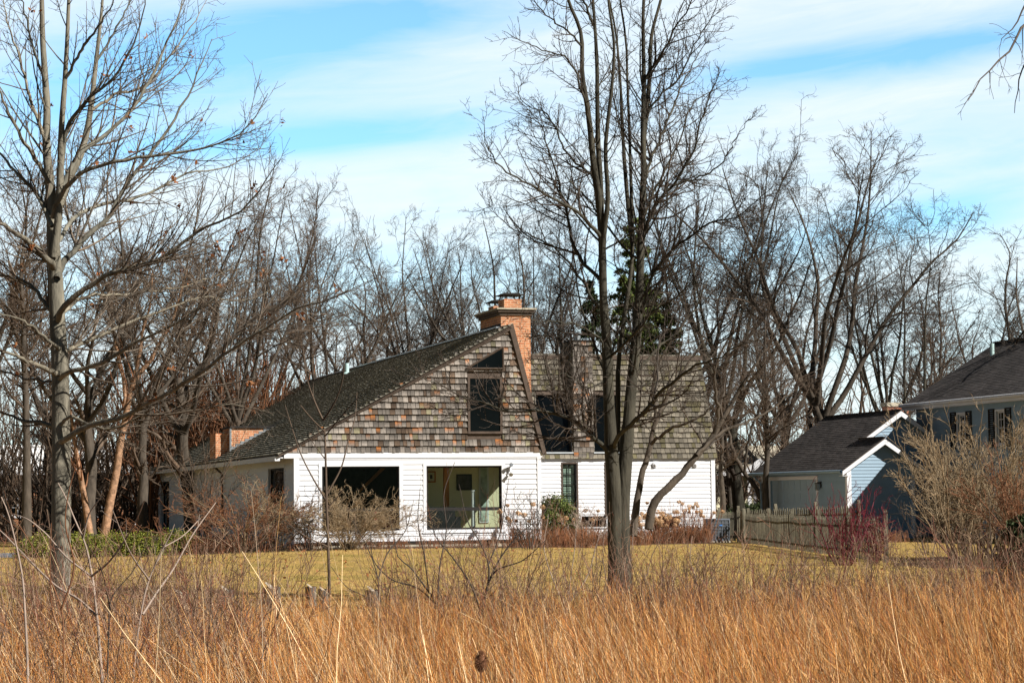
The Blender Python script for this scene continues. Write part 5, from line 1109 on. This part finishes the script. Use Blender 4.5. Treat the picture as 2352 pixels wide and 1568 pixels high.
# ---------------- stone edging stones by the house foot
# ---------------- log posts on the lawn edge
rg = np.random.RandomState(14)
LG = 'cut log posts along the edge of the lawn'
for (u, vt, y, r, lb_) in ((342, 1370, 31.5, .10, 'leftmost short cut log, pale end seen among grass'), (415, 1360, 33, .12, 'weathered brown log post left of the pale topped pair'), (518, 1353, 33, .115, 'cut log with pale top between tall stalks'), (624, 1347, 33.2, .14, 'clearest cut log post with bright round top'), (714, 1346, 33.8, .085, 'darker log post touching its shorter neighbour'), (741, 1352, 33.0, .08, 'shorter log post right beside the thin sapling'), (856, 1354, 33.6, .12, 'dark mossy log post behind the bare mid-field shrub')):
    g = gp(u, y); h = P(u, vt, y)[2] - g[2]; o = empty('log_post', tuple(g), 0, lb_, 'log', LG); o.rotation_euler = (.11 + rg.uniform(-.03, .03), rg.uniform(-.03, .03), 0)
    b = MB(); c = np.array([[0, 0, -.1], [0, 0, h * .3], [.004, 0, h * .7], [0, .004, h - .004]]); b.tubes(c, np.array([r * 1.05, r, r * .98, r]), 16, jit=.05); b.build('bark', M['log'], o)
    b = MB(); b.tubes(np.array([[0, 0, h - .006], [0, 0, h]]), np.array([r * .9, r * .88]), 16); b.tubes(np.array([[0, 0, h], [0.001, 0, h + .0012]]), np.array([r * .88, .002]), 16); b.build('cut_end', M['log_end'], o)

# ---------------- picket fences
def fence(p0, p1, h0, h1, label, pitch, posts, sag=.04, seed=1, pt=True):
    r_ = np.random.RandomState(seed); o = empty('picket_fence', (p0[0], p0[1], float(gz(*p0[:2]))), math.atan2(p1[1] - p0[1], p1[0] - p0[0]), label, 'fence', 'weathered picket fence beside the garage')
    Ln = math.hypot(p1[0] - p0[0], p1[1] - p0[1]); zb = float(gz(*p0[:2])); zf = lambda x: float(gz(p0[0] + (p1[0] - p0[0]) * x / Ln, p0[1] + (p1[1] - p0[1]) * x / Ln)) - zb
    hf = lambda x: h0 + (h1 - h0) * x / Ln - sag * math.sin(x / Ln * math.pi * (posts - 1)) ** 2
    b = MB(); x = .1
    while x < Ln - .05:
        w_ = .033 * r_.uniform(.85, 1.15); h = hf(x) + r_.uniform(-.02, .02); z = zf(x); l = r_.uniform(-.02, .02); c = r_.uniform(.7, 1.3); g_ = np.array([1, 1, 1]) * c
        b.prism([(x - w_, -.03, z + .04), (x + w_, -.03, z + .04), (x + w_ + l, -.03, z + h - .10), (x + l + w_ * .35, -.03, z + h - .06), (x + l, -.03, z + h), (x + l - w_ * .35, -.03, z + h - .06), (x - w_ + l, -.03, z + h - .10)], (0, .02, 0), g_); x += pitch * r_.uniform(.92, 1.08)
    b.build('pickets', M['old_wood'], o)
    for fr_ in (.22, .80):
        xs_ = np.linspace(0, Ln, 24); c = np.array([[q_, .022, zf(q_) + hf(q_) * fr_] for q_ in xs_]); b = MB(); b.tubes(c, np.full(24, .036), 4); b.build('rail', M['old_wood'], o)
    for k in range(posts):
        x = Ln * k / (posts - 1); b = MB(); h = hf(x) + .10; z = zf(x)
        b.prism([(x - .05, .04, z - .2), (x + .05, .04, z - .2), (x + .05, .04, z + h - .08), (x, .04, z + h + .06), (x - .05, .04, z + h - .08)], (0, .10, 0)); b.build('post', M['old_wood'], o)
A1 = gp(1712, 74); A2 = gp(2024, 52.5); B1 = gp(1690, 77); B2 = gp(1966, 69); D0 = gp(1646, 79.5)
fence(A1, A2, 1.05, 1.12, 'long weathered picket fence running towards the viewer', .19, 6, .05, 3)
fence(B1, B2, 1.12, 1.32, 'rear picket fence run in front of the garage', .135, 4, .02, 4)
fence(D0, B1, 1.05, 1.08, 'short picket fence run between air conditioner and round post', .14, 2, .02, 5)
for u, y, lb_ in ((1706, 74.6, 'round topped fence post at the fence corner'),):
    g = gp(u, y); o = empty('fence_post', tuple(g), 0, lb_, 'post'); b = MB(); b.tubes(np.array([[0, 0, -.1], [0, 0, .9], [0, 0, 1.16], [0, 0, 1.19], [0, 0, 1.20]]), np.array([.095, .09, .088, .06, .001]), 12, jit=.02); b.build('shaft', M['old_wood'], o)

# ---------------- near saplings and stalks
def sapling(stemlist, y, label, seed, m, group=None, dens=1.6, seeds=False, name='sapling', l1max=.5, rm=.0016, dy=.6):
    g0 = gp(stemlist[0][0][0][0], y); o = empty(name, tuple(g0), 0, label, 'sapling', group); r_ = np.random.RandomState(seed); b = MB(); SPb = []; SRb = []
    for i, (pts, r0, r1) in enumerate(stemlist):
        c, r = limb(pts, y, y + (0 if i == 0 else r_.uniform(-dy, dy)), r0, r1, 20, .0, r_)
        if i == 0 and c[0, 2] > .02: c = np.vstack([[c[0, 0], c[0, 1], g0[2] - .02], c[:-1]]); 
        c = c - g0; b.tubes(c, r, 6); SPb.append(c); SRb.append(r)
    b.build('stem', M[m], o); SPb = np.array(SPb); SRb = np.array(SRb)
    l1 = grow(r_, SPb, SRb, dens, .25, .1, l1max, 25, 55, 6, .07, .06, .5, rm * 1.2, t0=.25); l2 = grow(r_, *l1, dens * 2, .4, .05, .25, 30, 60, 4, .1, .06, .6, rm, t0=.2)
    cb = MB(); crown_build(cb, r_, [l1, l2], (4, 3)); cb.build('twigs', M[m], o)
    if seeds:
        tp = l1[0][:, -1]; q = tp[r_.choice(len(tp), min(40, len(tp)), replace=False)]; fb = MB(); leaves(fb, r_, q, len(q) * 10, .006, .016, .5, 1.1); fb.build('seed_heads', M['twig_dark'], o)
sapling([([(757, 1420), (756, 1330), (753, 1230), (750, 1150), (748, 1060), (745, 985), (742, 960)], .021, .012), ([(742, 965), (722, 920), (703, 860), (696, 800)], .012, .004), ([(742, 965), (765, 930), (785, 880), (792, 815)], .012, .004), ([(750, 1150), (720, 1100), (690, 1040), (670, 980), (655, 930)], .012, .004),
         ([(748, 1140), (785, 1070), (800, 1010), (815, 960), (820, 900)], .012, .004), ([(745, 990), (715, 960), (690, 930)], .008, .004), ([(748, 1000), (780, 960), (830, 905)], .008, .004), ([(754, 1255), (700, 1230), (660, 1200)], .008, .004)], 24, 'slender dark sapling standing alone before the left picture window', 111, 'twig_brown', dens=1.0)
PG = 'pale branching saplings in the lower left grass'
sapling([([(236, 1580), (232, 1529), (222, 1410), (212, 1324), (191, 1235), (174, 1198), (150, 1140), (120, 1085)], .012, .0035), ([(191, 1235), (205, 1180), (232, 1140)], .006, .003), ([(212, 1324), (154, 1280), (100, 1220), (60, 1190), (31, 1180)], .007, .003), ([(222, 1413), (180, 1375), (137, 1351), (48, 1266), (0, 1218), (-30, 1200)], .008, .003), ([(212, 1321), (250, 1290), (287, 1239), (315, 1190), (331, 1150)], .007, .003)], 13, 'pale forked sapling leaning left in the lower left grass', 112, 'twig_pale', PG, 1.3)
sapling([([(300, 1600), (304, 1568), (318, 1444), (342, 1331), (376, 1256), (395, 1220), (407, 1181)], .010, .003), ([(328, 1410), (360, 1360), (393, 1314), (444, 1225), (496, 1153)], .007, .0028), ([(342, 1331), (300, 1270), (258, 1170)], .006, .0028), ([(376, 1256), (420, 1230), (460, 1190)], .004, .0025)], 12.5, 'pale forked sapling rising right of the first one', 113, 'twig_pale', PG, 1.4, True)
sapling([([(244, 1600), (246, 1568), (250, 1450), (255, 1375), (308, 1307), (335, 1245), (345, 1190)], .006, .002), ([(254, 1400), (230, 1300), (200, 1250)], .004, .002)], 12, 'thin dark stemmed seedling between the two pale saplings', 114, 'twig_dark', PG, 1.5)
sapling([([(-10, 1120), (0, 1136), (38, 1256), (52, 1330), (57, 1403), (62, 1500), (64, 1580)][::-1], .009, .003)], 11, 'bleached leaning reed at the left edge', 115, 'twig_pale', None, .4)
sapling([([(148, 1600), (146, 1500), (141, 1400), (100, 1300), (60, 1230), (20, 1170)], .006, .002), ([(141, 1400), (170, 1300), (150, 1200), (165, 1100), (190, 1030)], .006, .002), ([(145, 1480), (120, 1400), (115, 1310), (118, 1200)], .004, .002)], 11.5, 'dark red branched stalk in front of the grey trunk', 116, 'twig_rust', None, 1.6)
SH = 'dark bare shrubs in the middle of the tall grass'
sapling([([(1105, 1480), (1105, 1412), (1119, 1347), (1157, 1269), (1195, 1225), (1240, 1190)], .018, .004), ([(1108, 1400), (1122, 1296), (1100, 1240), (1081, 1211), (1054, 1111)], .013, .003), ([(1119, 1347), (1136, 1313), (1201, 1286), (1252, 1241)], .010, .003), ([(1105, 1405), (1080, 1340), (1040, 1280), (1000, 1230), (985, 1160)], .012, .003), ([(1122, 1296), (1150, 1220), (1160, 1160), (1170, 1090)], .009, .003), ([(1100, 1410), (1160, 1390), (1200, 1380)], .006, .002)], 22, 'dark branching shrub on a single foot in the mid grass', 117, 'twig_dark', SH, 5.5, l1max=.9)
sapling([([(1020, 1480), (1006, 1392), (969, 1337), (940, 1300), (917, 1282), (905, 1230), (890, 1170)], .015, .003), ([(1006, 1392), (1010, 1300), (1025, 1220), (1020, 1130), (1045, 1060)], .010, .003), ([(1000, 1385), (960, 1350), (900, 1330), (860, 1290), (850, 1220)], .010, .003), ([(985, 1360), (975, 1280), (960, 1200), (965, 1120)], .008, .003)], 21, 'dark shrub fanning left in front of the white wall base', 118, 'twig_dark', SH, 5.5, l1max=.9)
sapling([([(885, 1480), (870, 1400), (868, 1330), (850, 1270), (830, 1230), (800, 1180)], .012, .003), ([(868, 1330), (890, 1270), (930, 1220), (950, 1150)], .009, .003), ([(870, 1400), (840, 1370), (800, 1350), (760, 1300)], .008, .003)], 23, 'smaller dark shrub between the sapling and the fanning shrub', 119, 'twig_dark', SH, 5.5, l1max=.8)
sapling([([(1300, 1480), (1305, 1400), (1310, 1330), (1320, 1260), (1325, 1180)], .010, .003), ([(1303, 1400), (1270, 1330), (1250, 1260), (1260, 1180)], .009, .003), ([(1310, 1380), (1350, 1320), (1370, 1250), (1390, 1190)], .009, .003), ([(1305, 1410), (1240, 1370), (1210, 1320)], .007, .003)], 25, 'greyish thin twigged shrub left of the centre trunk foot', 120, 'twig_pale', 'grey thin shrubs by the centre tree', 4.5, l1max=.6)
sapling([([(1420, 1480), (1425, 1400), (1435, 1330), (1450, 1270), (1455, 1200)], .009, .003), ([(1423, 1420), (1395, 1340), (1385, 1280), (1390, 1200)], .008, .003), ([(1430, 1380), (1480, 1330), (1500, 1270), (1530, 1220)], .008, .003)], 26, 'greyish thin twigged shrub hiding the foot of the centre tree', 121, 'twig_pale', 'grey thin shrubs by the centre tree', 4.5, l1max=.6)
sapling([([(1590, 1480), (1595, 1400), (1600, 1340), (1585, 1280), (1590, 1230)], .008, .003), ([(1595, 1400), (1630, 1330), (1650, 1290), (1680, 1260)], .007, .003), ([(1592, 1430), (1550, 1360), (1540, 1300)], .007, .003)], 25, 'pale thin twigged shrub right of the centre tree', 122, 'twig_pale', 'grey thin shrubs by the centre tree', 4.5, l1max=.55)
sapling([([(1818, 1480), (1816, 1400), (1812, 1330), (1816, 1270), (1812, 1190)], .007, .002), ([(1814, 1330), (1850, 1290), (1880, 1240)], .004, .002), ([(1815, 1350), (1790, 1310), (1775, 1270)], .004, .002)], 24, 'lone dark stalk before the picket fence', 123, 'twig_dark', None, 1.6)
sapling([([(2290, 1560), (2290, 1450), (2284, 1380), (2280, 1300), (2275, 1220), (2270, 1130)], .012, .003), ([(2286, 1390), (2240, 1340), (2200, 1310)], .006, .002)], 22, 'pale upright sapling in front of the right mulch bed', 124, 'twig_brown', None, 1.5)
sapling([([(1910, 1480), (1905, 1400), (1900, 1340), (1890, 1290), (1870, 1240)], .007, .002), ([(1905, 1400), (1930, 1350), (1945, 1290), (1960, 1240)], .007, .002), ([(1906, 1420), (1870, 1370), (1850, 1310)], .006, .002), ([(1907, 1430), (1960, 1380), (2000, 1320)], .006, .002)], 24, 'dark red stemmed shrub among the grass below the picket fence', 125, 'twig_red', None, 4.5, l1max=.5)
# near branch of a tree whose trunk stands outside the frame on the right
g0 = gp(2700, 24); o = empty('bare_tree', tuple(g0), 0, 'near tree outside the right edge whose branch tips hang into the upper right sky', 'tree'); rg = np.random.RandomState(15)
c, r = limb([(2700, 1480), (2700, 1000), (2690, 600), (2680, 200), (2660, -200), (2650, -500)], 24, 24, .17, .04, 24); c -= g0; b = MB(); b.tubes(c, r, 10, jit=.04); b.build('trunk', M['bark_grey'], o)
L1 = [limb(p_, 24, y_, .05, .006, 20, .01, rg) for p_, y_ in (([(2685, 300), (2600, 180), (2500, 60), (2420, 20), (2352, 60), (2320, 110), (2280, 150), (2250, 190), (2215, 240)], 22.5), ([(2670, 0), (2560, -60), (2450, -60), (2380, -20), (2330, 60), (2300, 90)], 23), ([(2680, 200), (2600, 120), (2500, 100), (2400, 110), (2352, 150), (2340, 190), (2330, 260)], 25), ([(2690, 500), (2600, 420), (2500, 350), (2420, 330)], 24))]
G1P = np.array([q_[0] - g0 for q_ in L1]); G1R = np.array([q_[1] for q_ in L1]) * .62
g2 = grow(rg, G1P, G1R, 3.4, .2, .25, .8, 25, 60, 8, .1, -.05, .45, .004, t0=.3); g3 = grow(rg, *g2, 5.0, .4, .12, .45, 25, 60, 4, .14, -.04, .5, .003); g4 = grow(rg, *g3, 4.0, .4, .05, .2, 25, 60, 3, .14, 0, .5, .0026)
g2b = grow(rg, c[None], r[None], 1.2, .2, 1, 2.4, 30, 70, 8, .1, .02, .4, .01, t0=.5)
cb = MB(); crown_build(cb, rg, [(G1P, G1R), g2b, g2, g3, g4], (6, 5, 4, 3, 3)); cb.build('branches', M['twig'], o)

# ---------------- prairie grass, lawn grass
def ribbon_field(mb, r_, X, Y, H, W, col, K=5, lean=(-.28, 0), leanj=.22, bend=.10):
    n = len(X); Pn = np.zeros((n, K, 3)); Pn[:, 0] = np.stack([X, Y, gz(X, Y) - .01], 1)
    d = norm(np.stack([r_.normal(lean[0], leanj, n), r_.normal(lean[1], leanj, n), np.ones(n)], 1)); dr = norm(np.stack([r_.normal(lean[0] * 1.5, .5, n), r_.normal(0, .5, n), np.zeros(n)], 1)) * (np.abs(r_.normal(0, bend, n)) + .01)[:, None]
    for j in range(1, K): Pn[:, j] = Pn[:, j - 1] + d * (H / (K - 1))[:, None]; d = norm(d + dr + r_.normal(size=(n, 3)) * .035)
    az_ = r_.rand(n) * 3.1416; s_ = np.stack([np.cos(az_), np.sin(az_) * .6, np.zeros(n)], 1); wd_ = np.linspace(1, .35, K)[None, :, None] * (W * .5)[:, None, None]
    V = np.stack([Pn - s_[:, None] * wd_, Pn + s_[:, None] * wd_], 2).reshape(-1, 3); idx = np.arange(n * K * 2).reshape(n, K, 2)
    f = np.stack([idx[:, :-1, 0], idx[:, :-1, 1], idx[:, 1:, 1], idx[:, 1:, 0]], -1).reshape(-1, 4); mb.add(V, f, np.repeat(col, K * 2, 0)); return Pn
rg = np.random.RandomState(200); pg = MB()
def samp(n, y0, y1, pw=1.0, ext=1.25, wob=0.):
    y = y0 + (y1 - y0) * rg.rand(n) ** pw; hw = y * 1176 / F * ext + .8; x = rg.uniform(-1, 1, n) * hw; return x, y
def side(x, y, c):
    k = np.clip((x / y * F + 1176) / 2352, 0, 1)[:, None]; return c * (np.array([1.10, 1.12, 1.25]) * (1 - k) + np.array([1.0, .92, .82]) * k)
def gcol(n, kinds, ps):
    k = rg.choice(len(kinds), n, p=ps); c = np.array(kinds)[k]; return c * rg.uniform(.28, 1.45, n)[:, None]
OR = (.50, .20, .042); TAN = (.66, .38, .14); PALE = (.88, .66, .38); RED = (.28, .08, .028); GRY = (.34, .26, .18); DK = (.10, .045, .018)
ex = lambda x, y: np.interp(x / y * F + 1176, [0, 500, 1100, 1500, 2352], [.92, .95, .98, 1.02, 1.10])    # a little taller to the right
def vnoise(x, y, sc, sd):
    g = np.random.RandomState(sd).rand(256, 256); X = x * sc + 90; Y = y * sc + 30; i = np.floor(X).astype(int); j = np.floor(Y).astype(int); fx = X - i; fy = Y - j; fx = fx * fx * (3 - 2 * fx); fy = fy * fy * (3 - 2 * fy)
    q = lambda a, b: g[a % 256, b % 256]; return (q(i, j) * (1 - fx) + q(i + 1, j) * fx) * (1 - fy) + (q(i, j + 1) * (1 - fx) + q(i + 1, j + 1) * fx) * fy
n = 115000; x, y = samp(n, 5.0, 26.5, 1.0); clump = .58 + .34 * vnoise(x, y, 1.1, 1) + .28 * vnoise(x, y, .42, 2)
tonev = vnoise(x, y, .8, 3)
fade = np.interp(y, [5, 17, 22, 25.5], [1, 1, .8, .5]) * ex(x, y)
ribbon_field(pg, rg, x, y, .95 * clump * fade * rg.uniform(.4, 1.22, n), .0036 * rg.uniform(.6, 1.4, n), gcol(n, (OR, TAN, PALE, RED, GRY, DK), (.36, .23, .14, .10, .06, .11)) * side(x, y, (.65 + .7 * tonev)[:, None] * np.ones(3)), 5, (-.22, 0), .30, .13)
n = 6000; x, y = samp(n, 5.0, 17, .8)
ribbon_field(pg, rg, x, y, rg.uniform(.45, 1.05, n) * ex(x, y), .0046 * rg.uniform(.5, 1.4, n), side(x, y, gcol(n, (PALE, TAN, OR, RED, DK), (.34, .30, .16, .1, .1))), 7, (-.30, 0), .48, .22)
# low thatch
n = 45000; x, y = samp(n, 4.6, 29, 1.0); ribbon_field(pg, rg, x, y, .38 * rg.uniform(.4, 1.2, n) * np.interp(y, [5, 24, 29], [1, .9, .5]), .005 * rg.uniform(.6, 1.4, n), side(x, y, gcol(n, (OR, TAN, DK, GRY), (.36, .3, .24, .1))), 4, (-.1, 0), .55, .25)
# fine panicles: short side sprays on the upper half of stems
n = 9000; x, y = samp(n, 5.5, 24.5); Pm = ribbon_field(pg, rg, x, y, .98 * ex(x, y) * np.interp(y, [5, 17, 24.5], [1, 1, .75]) * rg.uniform(.7, 1.1, n), .0032 * rg.uniform(.7, 1.3, n), gcol(n, (OR, TAN, RED), (.5, .3, .2)), 6, (-.20, 0), .16, .08)
l = grow(rg, Pm[:, 2:], np.full((n, 4), .0016), 15., .3, .04, .14, 18, 45, 3, .1, .05, .7, .0011, t0=0., t1=1.); pg.tubes(l[0], l[1], 3, gcol(len(l[0]), (OR, TAN, RED), (.5, .3, .2)))
tag(pg.build('prairie_grass', M['straw']), 'dense orange brown dry prairie grass filling the foreground', None, None, 'stuff')
# tall pale leaning stalks standing above the rest
pg = MB(); n = 800; x, y = samp(n, 7, 19); k = x / y * F + 1176; keep = (k < 900) | (rg.rand(n) < .4); x, y = x[keep], y[keep]; n = len(x)
ribbon_field(pg, rg, x, y, rg.uniform(1.0, 1.7, n) * np.interp(x / y * F + 1176, [0, 700, 1100, 2352], [1.0, 1.05, .85, .82]), .0048 * rg.uniform(.6, 1.3, n), gcol(n, (PALE, TAN, RED, GRY), (.5, .2, .15, .15)), 9, (-.34, 0), .34, .07)
tag(pg.build('tall_stalks', M['straw']), 'tall pale and reddish dry stalks leaning above the prairie grass', None, None, 'stuff')
# woody undergrowth between grass and lawn
ub = MB(); rg = np.random.RandomState(33)
def under(n, y0, y1, Hr, ur=(-100, 2450), rm=.0022, dens=5.):
    y = rg.uniform(y0, y1, n); u = rg.uniform(*ur, n); x = (u - 1176) / F * y; K = 6; Pn = np.zeros((n, K, 3)); Pn[:, 0] = np.stack([x, y, gz(x, y)], 1); H = rg.uniform(*Hr, n)
    d = norm(np.stack([rg.normal(-.05, .35, n), rg.normal(0, .3, n), np.ones(n)], 1))
    for j in range(1, K): Pn[:, j] = Pn[:, j - 1] + d * (H / (K - 1))[:, None]; d = norm(d + rg.normal(size=(n, 3)) * .10 + [0, 0, .03])
    R = np.linspace(1, .4, K)[None] * (rg.uniform(.0025, .005, n))[:, None]; l1 = grow(rg, Pn, R, dens, .35, .08, .35, 25, 60, 4, .12, .05, .6, rm, t0=.2); l2 = grow(rg, *l1, dens, .4, .05, .18, 25, 60, 3, .14, .04, .6, rm * .9)
    kinds = ((.9, .76, .62), (.5, .38, .30), (.62, .30, .22), (.26, .19, .15))
    for q, sd in (((Pn, R), 4), (l1, 3), (l2, 3)): 
        k = rg.choice(4, len(q[0]), p=(.35, .25, .22, .18)); ub.tubes(q[0], q[1], sd, np.array(kinds)[k] * rg.uniform(.6, 1.2, len(k))[:, None])
under(300, 17, 29, (.5, 1.2), (-50, 480)); under(70, 17, 27, (.4, .8), (480, 900)); under(330, 17, 29, (.5, 1.1), (900, 2450)); under(420, 12, 23, (.9, 1.55), (-50, 620)); under(800, 17, 28, (.7, 1.45), (1480, 2420)); under(260, 18, 26, (.7, 1.35), (850, 1500)); under(90, 20, 27, (1.1, 1.8), (950, 1480))
tag(ub.build('undergrowth', M['twig_pale']), 'tangle of thin woody stems where the tall grass meets the lawn', None, None, 'stuff')
# teasel head
p = P(1105, 1518, 9.0); o = empty('teasel', (p[0], 9.0, float(gz(p[0], 9.0))), 0, 'brown prickly teasel head standing low in the grass', 'plant'); z = p[2] - float(gz(p[0], 9.))
b = MB(); b.tubes(np.array([[0, 0, 0], [0, 0, z - .03]]), np.array([.004, .003]), 6); b.build('stalk', M['twig_rust'], o)
b = MB(); b.tubes(np.array([[0, 0, z - .035], [0, 0, z - .02], [0, 0, z], [0, 0, z + .02], [0, 0, z + .038]]), np.array([.004, .017, .021, .016, .003]), 12); r_ = np.random.RandomState(3); q = norm(r_.normal(size=(500, 3))) * np.array([.021, .021, .037]) + [0, 0, z]; d = norm(q - [0, 0, z]); K = np.stack([q, q + d * .010], 1); b.tubes(K, np.tile([.0011, .0003], (500, 1)), 3); b.build('seed_head', M['twig_rust'], o)
# lawn blades
lg = MB(); rg = np.random.RandomState(71); n = 150000; y = 27 + 36 * rg.rand(n) ** 1.1; x = rg.uniform(-1, 1, n) * (y * .25 + 1)
tone = .1 + .55 * vnoise(x, y * .5, .5, 8) + .45 * vnoise(x, y, 1.7, 9); g1 = np.array([.34, .25, .06]); g2_ = np.array([.68, .46, .22])
mixc = np.clip(tone + rg.normal(size=n) * .25, 0, 1)[:, None] * np.interp(y, [27, 36, 50], [1.0, .8, .55])[:, None]; col = (g1 * (1 - mixc) + g2_ * mixc) * rg.uniform(.7, 1.3, n)[:, None]
ribbon_field(lg, rg, x, y, .045 * rg.uniform(.5, 1.4, n), .008 * rg.uniform(.7, 1.3, n), col, 3, (0, 0), .5, .3)
tag(lg.build('lawn_grass', M['straw']), 'short straw and green lawn blades', None, None, 'stuff')
# fallen leaves scattered on the lawn and litter
ll = MB(); n = 1500; y = 28 + 34 * rg.rand(n); x = rg.uniform(-1, 1, n) * (y * .25); cen = np.stack([x, y, gz(x, y) + .035], 1); leaves(ll, rg, cen, n, .002, .07, .6, 1.5)
tag(ll.build('fallen_leaves', M['dry_leaf']), 'scattered dead leaves lying on the lawn', None, None, 'stuff')
